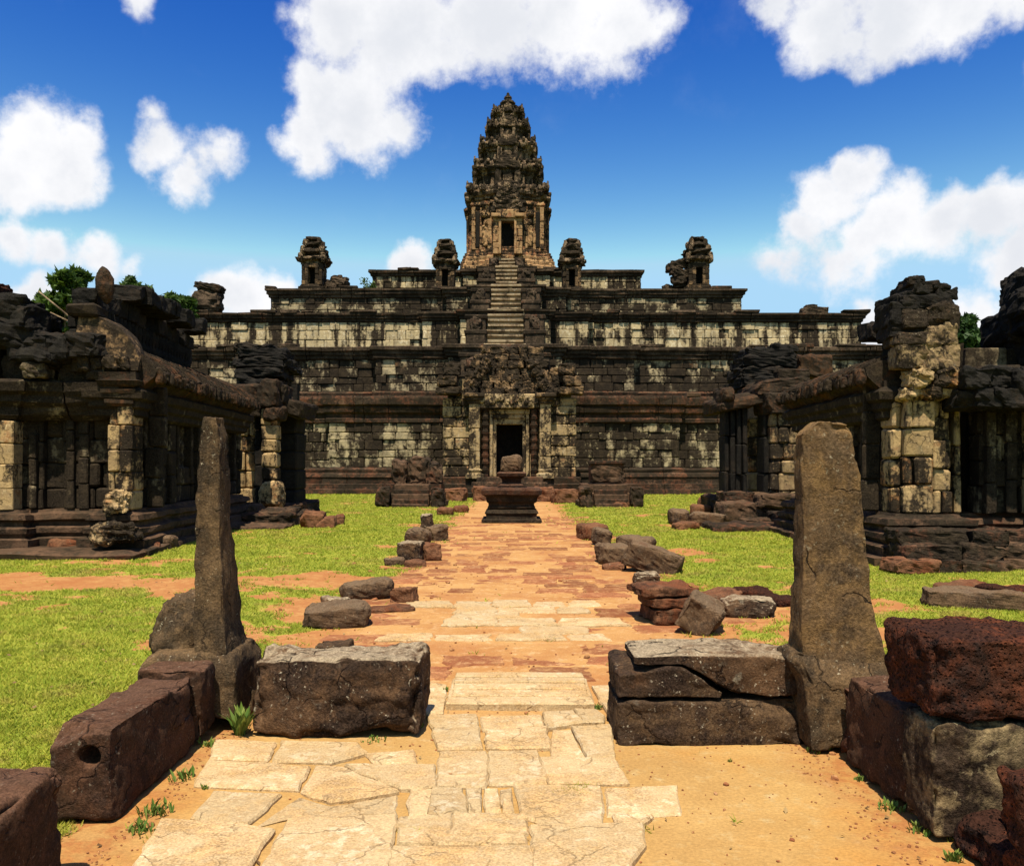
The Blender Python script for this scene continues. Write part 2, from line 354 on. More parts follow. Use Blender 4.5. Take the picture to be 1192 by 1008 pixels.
def block(mb, c, half, rng, bev=0.03, jit=0.012, ax=(1, 0, 0), up=(0, 0, 1)):
    ax = np.array(ax, float); ax /= np.linalg.norm(ax); up = np.array(up, float)
    ny = np.cross(up, ax); ny /= np.linalg.norm(ny); up = np.cross(ax, ny)
    h = np.array(half, float); b = min(bev, 0.45 * h.min())
    P = _CB_S * (h - b)
    for a in range(3):
        k = _CB_A == a; P[k, a] = _CB_S[k, a] * h[a]
    if jit:
        J = np.array([[rng.uniform(-jit, jit) for _ in range(3)] for _ in range(8)])
        P = P + np.repeat(J, 3, axis=0)
    mb.add(P @ np.stack([ax, ny, up]) + np.array(c, float), _CB_F)

def wall(mb, p0, p1, z0, z1, rng, course=0.42, blen=0.85, thick=0.35, jit=0.02, top=None, holes=(), bev=0.03, drop=0.0, cj=None, gap=0.005):
    """courses of blocks; face on the right of p0->p1"""
    p0 = np.array(p0, float); p1 = np.array(p1, float); L = np.linalg.norm(p1 - p0)
    if L < 0.05: return
    d = (p1 - p0) / L; n = np.array((d[1], -d[0]))
    nr = max(1, round((z1 - z0) / course)); hs = [rng.uniform(0.8, 1.2) for _ in range(nr)]; s = sum(hs); z = z0
    for h in hs:
        h = h / s * (z1 - z0); zc = z + h / 2
        iv = [(0.0, L)]
        for (a, b, c, e) in holes:
            if c < zc < e:
                iv = [q for (x, y) in iv for q in ((x, min(y, a)), (max(x, b), y)) if q[1] - q[0] > 0.03]
        for (x, y) in iv:
            t = x
            first = True
            while t < y - 1e-6:
                l = blen * rng.uniform(0.55, 1.4) * (0.55 if first and rng.random() < 0.5 else 1)
                first = False
                if y - t - l < 0.3 * blen: l = y - t
                tc_ = t + l / 2
                ok = (top is None or zc < top(tc_)) and rng.random() >= drop
                if ok:
                    pr = rng.gauss(0, jit)
                    if rng.random() < 0.06: pr -= rng.uniform(0.03, 0.09)
                    c = p0 + d * tc_ - n * (thick / 2 - pr)
                    block(mb, (c[0], c[1], zc), (l / 2 - gap, thick / 2, h / 2 - gap * 0.8), rng, bev * rng.uniform(0.6, 1.5), bev * 0.4 if cj is None else cj, ax=(d[0], d[1], 0))
                t += l
        z += h

def boxp(mb, x0, x1, y0, y1, z0, z1):
    V = [(x, y, z) for x in (x0, x1) for y in (y0, y1) for z in (z0, z1)]
    mb.add(V, [(0, 1, 3, 2), (4, 6, 7, 5), (0, 4, 5, 1), (2, 3, 7, 6), (0, 2, 6, 4), (1, 5, 7, 3)])

def mould(mb, poly, prof, seg=0.6, amp=0.02, freq=2.0, seed=0.0, cap=True, joint=None):
    """rectilinear plan polygon (ccw) swept by a vertical profile [(offset, z)...]"""
    P = [np.array(p, float) for p in poly]; N = len(P); pts = []
    for i in range(N):
        a, b, c = P[i - 1], P[i], P[(i + 1) % N]
        d0 = (b - a) / np.linalg.norm(b - a); d1 = (c - b) / np.linalg.norm(c - b)
        n0 = np.array((d0[1], -d0[0])); n1 = np.array((d1[1], -d1[0]))
        pts.append((b, n0 if abs(n0.dot(n1)) > 0.9 else n0 + n1))
        ln = np.linalg.norm(c - b); k = int(ln / seg)
        if joint and k > 1:
            jr = random.Random(int(seed * 10) + i); cuts_ = sorted(jr.uniform(0.02, 0.98) for _ in range(k - 1)); prev = jr.uniform(-1, 1)
            for f in cuts_:
                cur = jr.uniform(-1, 1); e_ = joint[0] / ln
                for (df, dz) in ((-e_, prev * joint[2]), (-e_ * .9, -joint[1]), (e_ * .9, -joint[1]), (e_, cur * joint[2])): pts.append((b + (c - b) * (f + df) + n1 * dz, n1))
                prev = cur
        else:
            for j in range(1, k): pts.append((b + (c - b) * j / k, n1))
    m = len(pts); V = []; Fc = []
    for (o, z) in prof:
        for (p, n) in pts:
            q = p + n * o
            e = fnoise((q[0], q[1], z), freq, seed, 3) * amp if amp else 0
            e2 = fnoise((q[0] + 9, q[1], z), freq, seed, 2) * amp * 0.6 if amp else 0
            V.append((q[0] + n[0] * e, q[1] + n[1] * e, z + e2))
    for r in range(len(prof) - 1):
        for i in range(m):
            j = (i + 1) % m
            Fc.append((r * m + i, r * m + j, (r + 1) * m + j, (r + 1) * m + i))
    if cap:
        Fc.append(tuple(range((len(prof) - 1) * m, len(prof) * m)))
        Fc.append(tuple(reversed(range(m))))
    mb.add(V, Fc)

def rect(x0, x1, y0, y1): return [(x0, y0), (x1, y0), (x1, y1), (x0, y1)]

_GRID = {}
def cubegrid(n):
    if n in _GRID: return _GRID[n]
    idx = {}; V = []; Fc = []
    def vid(p):
        if p not in idx: idx[p] = len(V); V.append([2 * c / n - 1 for c in p])
        return idx[p]
    for a in range(3):
        b, c = (a + 1) % 3, (a + 2) % 3
        for s in (0, n):
            for i in range(n):
                for j in range(n):
                    q = []
                    for (di, dj) in ((0, 0), (1, 0), (1, 1), (0, 1)):
                        p = [0, 0, 0]; p[a] = s; p[b] = i + di; p[c] = j + dj; q.append(vid(tuple(p)))
                    Fc.append(tuple(q if s else q[::-1]))
    _GRID[n] = (np.array(V), Fc)
    return _GRID[n]

def rock(c, half, seed=0, res=12, q=7.0, rough=0.04, freq=2.2, cuts=3, yaw=0.0, tilt=0.0, roll=0.0, shape=None, fine=0.3, cutd=(0.78, 1.05), chip=1.0):
    rng = random.Random(seed * 7 + 3)
    U, Fc = cubegrid(res)
    U = np.sin(U * math.pi / 2)                       # gather rows at the edges
    q = q * 1.9 if q >= 5 else q * 1.15
    nq = (np.abs(U) ** q).sum(1) ** (1 / q)
    V = U / nq[:, None]
    srt = np.sort(np.abs(V), axis=1); edge = np.clip(srt[:, 1], 0, 1) ** 9
    N = np.sign(V) * np.abs(V) ** min(q - 1, 8)
    for _ in range(cuts):
        n = np.array([rng.gauss(0, 1), rng.gauss(0, 1), rng.gauss(0.4, 0.8)]); n /= np.linalg.norm(n)
        d = np.abs(n).sum() ** 0.9 * rng.uniform(*cutd) * 0.9
        e = V @ n - d; k = e > 0
        V = V - np.outer(np.clip(e, 0, None), n); N[k] = N[k] * 0.3 + n
    if shape: V = np.array([shape(p) for p in V]); N = N / np.array((1, 1, 1.0))
    else: V = V * np.array(half); N = N / np.array(half)
    N = N / (np.linalg.norm(N, axis=1)[:, None] + 1e-9)
    s = seed * 3.77 + 1.3; out = np.empty_like(V)
    for i in range(len(V)):
        p = V[i]
        e = fnoise(p, freq, s, 4) * rough
        a = fnoise(p, freq * 1.2, s + 31, 2)           # flaked-off layers
        e -= rough * 0.45 * min(1.0, max(0.0, (a - 0.05) / 0.07))
        e += fnoise(p, freq * 6, s + 7, 3) * rough * fine
        e -= edge[i] * max(0.0, fnoise(p, freq * 2.3, s + 17, 3) + 0.12) * rough * 2.6 * chip
        out[i] = p + N[i] * e
    Rm = np.array(Matrix.Rotation(yaw, 3, 'Z') @ Matrix.Rotation(tilt, 3, 'X') @ Matrix.Rotation(roll, 3, 'Y'))
    return out @ Rm.T + np.array(c, float), Fc

def gd(py): return EYE * F / (py - HZ)          # ground distance for a photo row
def gp(px, py):
    d = gd(py); return ((px - VX) / F * d, d)
def wx(px, d): return (px - VX) / F * d
def wz(py, d): return EYE + (HZ - py) / F * d

# ------------------------------------------------------------------ ground, lawn, path
def sstep(a, b, x): 
    t = min(1, max(0, (x - a) / (b - a))); return t * t * (3 - 2 * t)
def grass_mask(x, y):
    n = fnoise((x, y, 0), 0.55, 3.0, 4); n2 = fnoise((x, y, 0), 2.2, 9.0, 3)
    c = 0.12; w = 1.95 - 0.35 * sstep(8, 13, y)
    if y < 6.2: w = 1.95
    g = sstep(w - 0.25, w + 0.7, abs(x - c) + n * 0.6 + n2 * 0.4)
    if y < 5.6: g = sstep(1.85, 2.05, abs(x) + n2 * 0.06)
    # worn cross path towards the left hall, bare earth near fallen stones
    if x < -1.5: g *= 1 - 0.97 * sstep(1.1, 0.35, abs(y - (11.6 + 0.06 * x)) + n * 1.1 + n2 * 0.8)
    if x > 1.2: g *= 1 - 0.85 * sstep(1.3, 0.3, math.hypot((x - 2.7) / 1.6, (y - 9.3) / 1.2) + n * 0.5 + n2 * 0.4)
    if x < -1.2: g *= 1 - 0.85 * sstep(1.2, 0.4, math.hypot((x + 1.9) / 0.9, (y - 9.6) / 1.3) + n * 0.5 + n2 * 0.3)
    g *= 1 - 0.8 * sstep(1.2, 0.3, math.hypot((x - 1.8) / 0.9, (y - 7.3) / 1.3) + n * 0.9 + n2 * 0.5)
    g *= 1 - 0.75 * sstep(0.30, 0.55, n * 0.7 + n2 * 0.5 + 0.1)
    return g
def ground_h(x, y):
    h = fnoise((x, y, 0), 0.25, 5.0, 3) * 0.03 + fnoise((x, y, 0), 3.0, 8.0, 3) * 0.006
    if abs(x) > 2.2: h += 0.03 * sstep(2.2, 3.5, abs(x))
    return h
xs = np.concatenate([-np.geomspace(900, 16, 16), np.linspace(-15, -3.2, 90), np.linspace(-3.1, 3.1, 110), np.linspace(3.2, 15, 90), np.geomspace(16, 900, 16)])
ys = np.concatenate([-np.geomspace(300, 3, 10), np.linspace(-1, 1.9, 8), np.linspace(2.0, 8, 120), np.linspace(8.06, 16, 90), np.linspace(16.2, 46, 110), np.geomspace(48, 1200, 14)])
nx, ny_ = len(xs), len(ys)
GV = np.zeros((ny_, nx, 3)); GM = np.zeros((ny_, nx))
for j, y in enumerate(ys):
    for i, x in enumerate(xs):
        near = -16 < x < 16 and -2 < y < 47
        GV[j, i] = (x, y, ground_h(x, y) if near else 0.0)
        GM[j, i] = grass_mask(x, y) if near else 0.9
me = bpy.data.meshes.new('ground')
fi = [(j * nx + i, j * nx + i + 1, (j + 1) * nx + i + 1, (j + 1) * nx + i) for j in range(ny_ - 1) for i in range(nx - 1)]
me.from_pydata(GV.reshape(-1, 3).tolist(), [], fi)
at = me.attributes.new('grass_cover', 'FLOAT', 'POINT'); at.data.foreach_set('value', GM.reshape(-1))
me.polygons.foreach_set('use_smooth', [True] * len(me.polygons))
gm = bpy.data.materials.new('earth and turf'); gm.use_nodes = True
t = NT(gm.node_tree); t.n.clear()
geo = t.node('ShaderNodeNewGeometry'); pos = geo.outputs['Position']
an = t.node('ShaderNodeAttribute', attribute_name='grass_cover')
sep = t.node('ShaderNodeSeparateXYZ'); t.l.new(pos, sep.inputs[0])
na = t.noise(pos, 1.2, 6, 0.65); nb = t.noise(pos, 9.0, 6, 0.7); nc = t.noise(pos, 60.0, 3, 0.7)
sandc = t.mix(t.ramp(na, 0.35, 0.65), (0.345, 0.21, 0.074), (0.295, 0.172, 0.058))
sandc = t.mix(t.ramp(nb, 0.52, 0.75), sandc, (0.355, 0.255, 0.118))
redc = t.mix(t.ramp(na, 0.35, 0.62), (0.301, 0.1435, 0.0476), (0.364, 0.203, 0.0735))
redc = t.mix(t.ramp(nb, 0.5, 0.68), redc, (0.406, 0.252, 0.119))
far = t.ramp(t.math('ADD', sep.outputs['Y'], t.math('MULTIPLY', na, 1.6)), 5.4, 7.2)
dirt = t.mix(far, sandc, redc)
tx = t.math('ADD', t.math('ABSOLUTE', sep.outputs['X']), t.math('MULTIPLY', na, 0.7))
dirt = t.mix(t.ramp(t.noise(pos, 0.9, 5, 0.6), 0.5, 0.68, 0, 0.7), dirt, t.mix(far, (0.35, 0.175, 0.0434), (0.28, 0.119, 0.042)))
dirt = t.mix(t.math('MULTIPLY', t.ramp(tx, 1.72, 2.15), t.ramp(nb, 0.4, 0.6, 0.2, 0.8)), dirt, (0.252, 0.091, 0.028))
turf = t.mix(t.ramp(na, 0.4, 0.62), (0.155, 0.19, 0.017), (0.23, 0.235, 0.03))
turf = t.mix(t.ramp(t.noise(pos, 3.5, 6, 0.7), 0.55, 0.75), turf, (0.30, 0.235, 0.055))
turf = t.mix(t.ramp(t.noise(pos, 0.6, 6, 0.7), 0.56, 0.72, 0, 0.6), turf, (0.28, 0.19, 0.06))
gmask = t.math('ADD', an.outputs['Fac'], t.math('MULTIPLY', t.math('SUBTRACT', nb, 0.5), 0.9))
col = t.mix(t.ramp(gmask, 0.38, 0.56), dirt, turf)
hs = t.node('ShaderNodeHueSaturation'); t.l.new(col, hs.inputs['Color']); t.put(hs.inputs['Value'], t.ramp(nc, 0.25, 0.75, 0.82, 1.12)); col = hs.outputs[0]
b = t.node('ShaderNodeBump'); b.inputs['Strength'].default_value = 0.5; b.inputs['Distance'].default_value = 0.02
t.l.new(t.math('ADD', nb, t.math('MULTIPLY', nc, 0.5)), b.inputs['Height'])
p = t.node('ShaderNodeBsdfPrincipled'); t.l.new(col, p.inputs['Base Color']); t.l.new(b.outputs[0], p.inputs['Normal']); p.inputs['Roughness'].default_value = 0.95
p.inputs['Specular IOR Level'].default_value = 0.1
o = t.node('ShaderNodeOutputMaterial'); t.l.new(p.outputs[0], o.inputs[0])
me.materials.append(gm)
ground = bpy.data.objects.new('ground', me); COL.objects.link(ground); struct(ground)

# grass blades
def mask_at(X, Y):
    i = np.clip(np.searchsorted(xs, X) - 1, 0, nx - 2); j = np.clip(np.searchsorted(ys, Y) - 1, 0, ny_ - 2)
    fx = (X - xs[i]) / (xs[i + 1] - xs[i]); fy = (Y - ys[j]) / (ys[j + 1] - ys[j])
    f = lambda A: (A[j, i] * (1 - fx) + A[j, i + 1] * fx) * (1 - fy) + (A[j + 1, i] * (1 - fx) + A[j + 1, i + 1] * fx) * fy
    return f(GM), f(GV[:, :, 2])
rs = np.random.RandomState(5)
NB = 1250000
Y = 3.0 * (46 / 3.0) ** (rs.rand(NB) ** 1.25)
X = (rs.rand(NB) * 2 - 1) * (0.78 * Y + 1.6)
mk, zz = mask_at(X, Y)
nzz = np.array([fnoise((x, y, 0), 4.5, 1.0, 2) for x, y in zip(X, Y)])
kp = rs.rand(NB) < np.clip((mk - 0.22 + nzz * 0.35) * 2.1, 0, 1)
X, Y, zz, mk, nzz = X[kp], Y[kp], zz[kp], mk[kp], nzz[kp]; n = len(X)
h = (0.014 + 0.016 * rs.rand(n) + 0.014 * np.clip(nzz, -0.5, 1)) * (0.75 + 0.04 * Y)
wv = (0.0026 + 0.0024 * rs.rand(n)) * (0.75 + 0.14 * Y)
a = rs.rand(n) * 6.283; la = rs.rand(n) * 6.283; ll = h * (0.5 + 1.3 * rs.rand(n))
ca, sa = np.cos(a) * wv, np.sin(a) * wv
V = np.zeros((n, 3, 3))
V[:, 0] = np.stack([X - ca, Y - sa, zz - 0.004], 1); V[:, 1] = np.stack([X + ca, Y + sa, zz - 0.004], 1)
V[:, 2] = np.stack([X + np.cos(la) * ll, Y + np.sin(la) * ll, zz + h], 1)
me = bpy.data.meshes.new('grass'); me.vertices.add(n * 3); me.vertices.foreach_set('co', V.reshape(-1))
me.loops.add(n * 3); me.loops.foreach_set('vertex_index', np.arange(n * 3)); me.polygons.add(n)
me.polygons.foreach_set('loop_start', np.arange(n) * 3)
me.update(calc_edges=True); me.materials.append(M['grass'])
go = bpy.data.objects.new('grass', me); COL.objects.link(go); struct(go, 'stuff')
go['label'] = 'short sunlit green lawn on both sides of the path'

# flagstones of the forecourt, traced onto the ground plane
def slabp(mb, pts, top, seed, th=0.05, bev=0.012, rag=0.016, grow=0.008):
    rng = random.Random(seed); P = [np.array(p) for p in pts]; ring = []
    for i in range(len(P)):
        a, b_ = P[i], P[(i + 1) % len(P)]; k = max(2, int(np.linalg.norm(b_ - a) / 0.05))
        for j in range(k): ring.append(a + (b_ - a) * j / k)
    c = np.mean(ring, 0); n = len(ring); V = []
    rad = [1 - 0.0] * n
    for (ins, z) in ((0.0, top - th), (0.0, top - bev), (bev, top)):
        for i, q in enumerate(ring):
            d = q - c; l = np.linalg.norm(d)
            e = fnoise((q[0], q[1], 0), 9, seed * .37, 3) * rag + grow
            s = (l + e - ins) / l
            V.append((c[0] + d[0] * s, c[1] + d[1] * s, z + fnoise((q[0], q[1], 0), 4, seed, 2) * 0.004))
    for s in (0.66, 0.33):
        for q in ring:
            x, y = c + (q - c) * s; V.append((x, y, top + fnoise((x, y, 0), 3, seed, 3) * 0.007))
    V.append((c[0], c[1], top))
    Fc = []
    for r in range(4):
        for i in range(n):
            j = (i + 1) % n; Fc.append((r * n + i, r * n + j, (r + 1) * n + j, (r + 1) * n + i))
    for i in range(n): Fc.append((4 * n + i, 4 * n + (i + 1) % n, 5 * n))
    mb.add(V, Fc)
def z2(l): return [(450 + x * .2936, 780 + y * .2936) for x, y in l]
def z1(l): return [(150 + x * .4195, 820 + y * .4195) for x, y in l]
SL = [z2(q) for q in (
 [(160,175),(355,175),(380,305),(205,308)], [(395,240),(635,222),(650,305),(400,307)], [(620,170),(740,165),(780,205),(640,228)],
 [(748,160),(830,160),(865,185),(860,210),(780,205)], [(735,225),(890,215),(905,350),(795,345)], [(207,420),(400,412),(392,462),(207,462)],
 [(605,350),(900,352),(960,450),(645,448)], [(510,455),(850,460),(860,610),(640,608),(540,580)],
 [(95,475),(180,475),(160,572),(90,575)], [(185,470),(300,470),(320,565),(165,570)], [(315,475),(375,475),(375,565),(325,565)],
 [(390,475),(440,475),(455,560),(390,562)], [(450,480),(495,470),(505,565),(460,560)], [(50,590),(260,575),(255,640),(45,620)],
 [(265,572),(550,570),(558,648),(260,638)], [(45,628),(555,655),(560,690),(40,690)], [(575,620),(1020,610),(1025,690),(960,790),(590,790)],
 [(20,700),(570,700),(580,800),(20,800)], [(140,45),(238,60),(225,168),(150,172)], [(812,62),(925,60),(925,200),(880,172)],
 [(905,575),(1060,575),(1000,612),(910,612)], [(370,180),(612,172),(620,215),(385,232)], [(660,235),(730,235),(785,340),(650,340)],
 [(210,318),(395,314),(400,405),(207,412)], [(405,320),(598,314),(640,445),(410,450)], [(870,462),(1150,452),(1160,560),(880,568)])]
SL += [z1(q) for q in (
 [(240,100),(410,105),(385,155),(225,150)], [(425,105),(630,110),(660,135),(560,160),(400,160)], [(662,137),(790,125),(795,160),(690,162)],
 [(220,157),(505,172),(470,235),(180,225)], [(600,168),(850,170),(850,230),(755,232),(640,190)], [(520,172),(595,175),(750,240),(560,270),(480,240)],
 [(235,242),(420,250),(330,330),(175,310)], [(440,320),(745,305),(720,460),(370,460)], [(90,322),(270,332),(400,350),(350,420),(330,460),(10,460)],
 [(470,250),(560,275),(745,245),(745,295),(440,312),(350,335)])]
SL += [[(140,1016),(290,1016),(250,1075),(90,1075)], [(300,1018),(445,1018),(440,1080),(265,1080)], [(455,1018),(610,1018),(615,1085),(450,1085)], [(625,1016),(730,1014),(745,1080),(630,1085)]]
SUNK = {5: -.004, 17: -.006, 19: -.004, 20: -.004, 21: -.009, 22: -.012, 23: -.014, 24: -.010, 25: -.010, 31: -.006, 35: -.016}
mb = MB()
for i, q in enumerate(SL): slabp(mb, [gp(*pt) for pt in q], 0.0055 + (i * 37 % 7) * 0.0014 + SUNK.get(i, 0.0), i + 1)
# pale sandstone repair across the laterite path
rng = random.Random(4)
yy = 7.75
while yy < 9.7:
    d = rng.uniform(0.28, 0.42); x = -0.98 + rng.uniform(-0.3, 0.25)
    while x < 0.75:
        l = rng.uniform(0.35, 0.75)
        if rng.random() < 0.86:
            c = [(x + .012, yy + .012), (x + l - .012, yy + rng.uniform(.01, .05)), (x + l - rng.uniform(.01, .06), yy + d - .012), (x + rng.uniform(.01, .06), yy + d - rng.uniform(.01, .05))]
            slabp(mb, c, 0.014 + rng.uniform(-.008, .006), rng.randint(50, 900), rag=0.05, grow=0.01)
        x += l
    yy += d
struct(mb.build('sandstone_paving', 'slab'))
mb = MB(); yy = 6.35
while yy < 25.5:
    d = rng.uniform(0.30, 0.46) * (1 + 0.01 * yy); x = -1.75 + rng.uniform(-0.2, 0.2)
    while x < 1.95:
        l = rng.uniform(0.35, 0.85)
        if rng.random() < (0.80 if yy > 10 else 0.72) and not (7.6 < yy < 9.75 and -1.2 < x + l / 2 < 0.85):
            j = lambda: rng.uniform(.005, .05)
            c = [(x + j(), yy + j()), (x + l / 2, yy + j() * .5), (x + l - j(), yy + j()), (x + l - j(), yy + d - j()), (x + l / 2, yy + d - j() * .5), (x + j(), yy + d - j())]
            zc = GV[np.searchsorted(ys, yy + d / 2), np.searchsorted(xs, x + l / 2), 2]
            slabp(mb, c, zc + rng.uniform(-.006, .012), rng.randint(1, 900), bev=0.02, rag=0.05, grow=0.0)
        x += l
    yy += d
struct(mb.build('laterite_paving', 'brick'))

# ------------------------------------------------------------------ the stepped pyramid
CX = -0.36
TIERS = [  # front distance, half width, bottom, top, projections [(half width, depth)], wall material
 (45.6, 34.0, 0.0, 5.15, [(9.2, 0.55)], 'terrace'),
 (51.0, 28.5, 5.15, 8.5, [(7.6, 0.5), (3.3, 0.9)], 'terrace'),
 (56.5, 23.4, 8.5, 11.5, [(5.4, 0.5), (2.9, 0.8)], 'terrace_pale'),
 (62.0, 17.0, 11.5, 14.2, [(4.3, 0.5), (2.5, 0.8)], 'terrace'),
 (67.5, 10.55, 14.2, 16.8, [(3.4, 0.5), (2.1, 0.7)], 'terrace_pale')]
pyr = thing('temple_pyramid', 'stepped stone temple pyramid of five dark streaked terraces with a steep central stairway', 'pyramid', (CX, 45.6, 0))
OY = 45.6; CY = 78.5
CORN = [
 [(0.0, -1.42), (0.12, -1.36), (0.12, -1.2), (0.05, -1.15), (0.05, -0.95), (0.2, -0.86), (0.24, -0.62), (0.16, -0.55), (0.34, -0.45), (0.36, -0.12), (0.30, 0.0), (-0.6, 0.02)],
 [(0.0, -0.75), (0.12, -0.68), (0.12, -0.52), (0.22, -0.46), (0.22, -0.3), (0.34, -0.22), (0.34, -0.04), (0.28, 0.0), (-0.6, 0.02)],
 [(0.0, -0.62), (0.10, -0.56), (0.10, -0.42), (0.20, -0.36), (0.22, -0.2), (0.30, -0.14), (0.30, 0.0), (-0.6, 0.02)],
 [(0.0, -0.66), (0.10, -0.6), (0.10, -0.46), (0.22, -0.38), (0.22, -0.2), (0.32, -0.14), (0.32, 0.0), (-0.6, 0.02)],
 [(0.0, -0.5), (0.10, -0.45), (0.10, -0.3), (0.24, -0.22), (0.26, 0.0), (-0.6, 0.02)]]
BASE = [
 [(0.85, 0.0), (0.85, 0.28), (0.55, 0.30), (0.55, 0.56), (0.28, 0.58), (0.28, 0.86), (0.34, 0.92), (0.30, 1.08), (0.16, 1.14), (0.2, 1.3), (0.06, 1.36), (0.0, 1.42)],
 [(0.3, 0.0), (0.3, 0.4), (0.16, 0.45), (0.2, 0.62), (0.05, 0.7), (0.0, 0.74)]]
for ti, (D, hw, z0, z1_, prj, mt) in enumerate(TIERS):
    rng = random.Random(100 + ti)
    y0 = D - OY; yb = 2 * CY - D - OY
    acc = 0; left = [(-hw, y0)]; right = []
    for (w, d) in prj:
        left += [(-w, y0 - acc), (-w, y0 - acc - d)]; right = [(w, y0 - acc - d), (w, y0 - acc)] + right; acc += d
    poly = left + right + [(hw, y0), (hw, yb), (-hw, yb)]
    tb = MB()
    core = [(p[0] * (1 - 0.25 / max(abs(p[0]), 1)), p[1] + (0.25 if p[1] < y0 + 1 else -0.25)) for p in poly]
    mould(tb, core, [(0, z0), (0, z1_ - 0.05)], seg=50, amp=0)
    cor, bas = CORN[ti], BASE[0 if ti == 0 else 1]
    zb = z0 + bas[-1][1] - 0.02; zt = z1_ + cor[0][1] + 0.02
    for i in range(len(poly) - 1):
        if i == len(poly) - 2: continue
        a, b_ = poly[i], poly[i + 1]
        wall(tb, a, b_, zb, zt, rng, course=0.50, blen=0.98, thick=0.4, jit=0.03, bev=0.035, gap=0.010)
    wall(tb, poly[-1], poly[0], zb, zt, rng, course=0.8, blen=2.0, thick=0.4, jit=0.018, bev=0.03)
    tw = tb.build('terrace_wall', mt, pyr)
    cb = MB()
    mould(cb, poly, [(o_, z1_ + z) for o_, z in cor], seg=1.0, amp=0.07, freq=1.8, seed=ti, joint=(0.03, 0.09, 0.03))
    # broken blocks still lying along the edge
    for k in range(int(hw * 1.2)):
        x = rng.uniform(-hw, hw)
        if abs(x) < prj[0][0] + 0.3: continue
        l = rng.uniform(0.35, 0.9)
        if rng.random() < 0.45: block(cb, (x, y0 - 0.05, z1_ + 0.08), (l, 0.3, rng.uniform(0.06, 0.14)), rng, 0.05, 0.04)
    cb.build('cornice', 'redmould' if ti == 0 else 'cornice', tw)
    mb = MB(); mould(mb, poly, [(o_, z0 + z) for o_, z in bas] + [(-0.2, z0 + bas[-1][1])], seg=1.0, amp=0.05, freq=1.8, seed=ti + 20, joint=(0.03, 0.08, 0.03))
    mb.build('base_moulding', 'redmould' if ti < 2 else 'cornice', tw)
# stairway
sw = [1.35, 1.25, 1.18, 1.08, 0.86, 0.74]
fl = [(T[0] - OY - sum(d for _, d in T[4]), T[2], T[3]) for T in TIERS] + [(74.3 - OY, 16.8, 19.55)]
rng = random.Random(77)
for k, (yt, z0, z1_) in enumerate(fl):
    if k == 0: continue
    n = round((z1_ - z0) / 0.36); run = 2.3; w = sw[k]; st = MB()
    for i in range(n):
        zt = z0 + (z1_ - z0) * (i + 1) / n; ya = yt - run + run * i / n; r_ = (z1_ - z0) / n
        block(st, (rng.uniform(-.02, .02), (ya + yt + 0.3) / 2 + 0.05, (zt - 0.12 + z0) / 2), (w, (yt + 0.2 - ya) / 2, (zt - 0.12 - z0) / 2), rng, 0.03, 0.012)
        block(st, (rng.uniform(-.02, .02), (ya + yt + 0.3) / 2 - 0.04, zt - 0.07), (w + rng.uniform(-.03, .03), (yt + 0.3 - ya) / 2, 0.075), rng, 0.03, 0.014)
    so = st.build('stair_flight', 'step', pyr)
    for s in (-1, 1):
        cw = 0.62 if k < 5 else 0.35; ck = MB()
        xc = s * (w + cw + 0.02)
        for (f0, f1) in ((0.0, 0.42), (0.38, 0.78)):
            zt = z0 + (z1_ - z0) * f1; ya = yt - run + run * f0 - 0.25
            block(ck, (xc, (ya + yt + 0.1) / 2, (z0 + zt) / 2), (cw, (yt + 0.1 - ya) / 2, (zt - z0) / 2), rng, 0.06, 0.03)
            block(ck, (xc, (ya + yt + 0.1) / 2 - 0.06, zt - 0.08), (cw + 0.08, (yt + 0.1 - ya) / 2, 0.14), rng, 0.05, 0.03)
        V, Fc = rock((xc, yt - run + 0.25, z0 + (z1_ - z0) * 0.42 + 0.42), (0.34, 0.42, 0.5), k * 2 + (s > 0) + 40, 10, 3, 0.14, 2.2)
        ck.add(V, Fc); ck.build('stair_cheek', 'cornice', so)
# weathered guardian lumps at terrace corners
def lump(mb, x, y, z, hx, hz, seed):
    V, Fc = rock((x, y, z + hz), (hx, hx * 0.9, hz), seed, 14, 3.2, 0.22, 1.3, 4); mb.add(V, Fc)
for nm, x, y, z, hx, hz, sd_, lab in (
  ('guardian_statue', wx(243, 57), 57, 11.5, 0.95, 0.85, 3, 'worn dark elephant-like stone lump on the terrace corner beyond the left hall'),
  ('fallen_block', wx(947, 57), 57, 11.5, 0.75, 0.26, 4, 'flat dark blocks lying on the long pale terrace edge near its right corner')):
    mb = MB()
    if hz > 0.5:
        lump(mb, x, y, z, hx, hz, sd_)
        V, Fc = rock((x + 0.1, y - 0.1, z + 1.75), (1.0, 0.7, 0.28), 9, 12, 3.5, 0.15, 2, 3, roll=0.15); mb.add(V, Fc)
    else:
        V, Fc = rock((x, y, z + 0.2), (0.85, 0.5, 0.24), 11, 12, 7, 0.06, 2, 2); mb.add(V, Fc)
        V, Fc = rock((x - 0.2, y, z + 0.5), (0.4, 0.4, 0.14), 12, 10, 7, 0.06, 2, 2); mb.add(V, Fc)
    tag(mb.build(nm, 'cornice'), lab, 'statue' if hz > 0.5 else 'stone block')

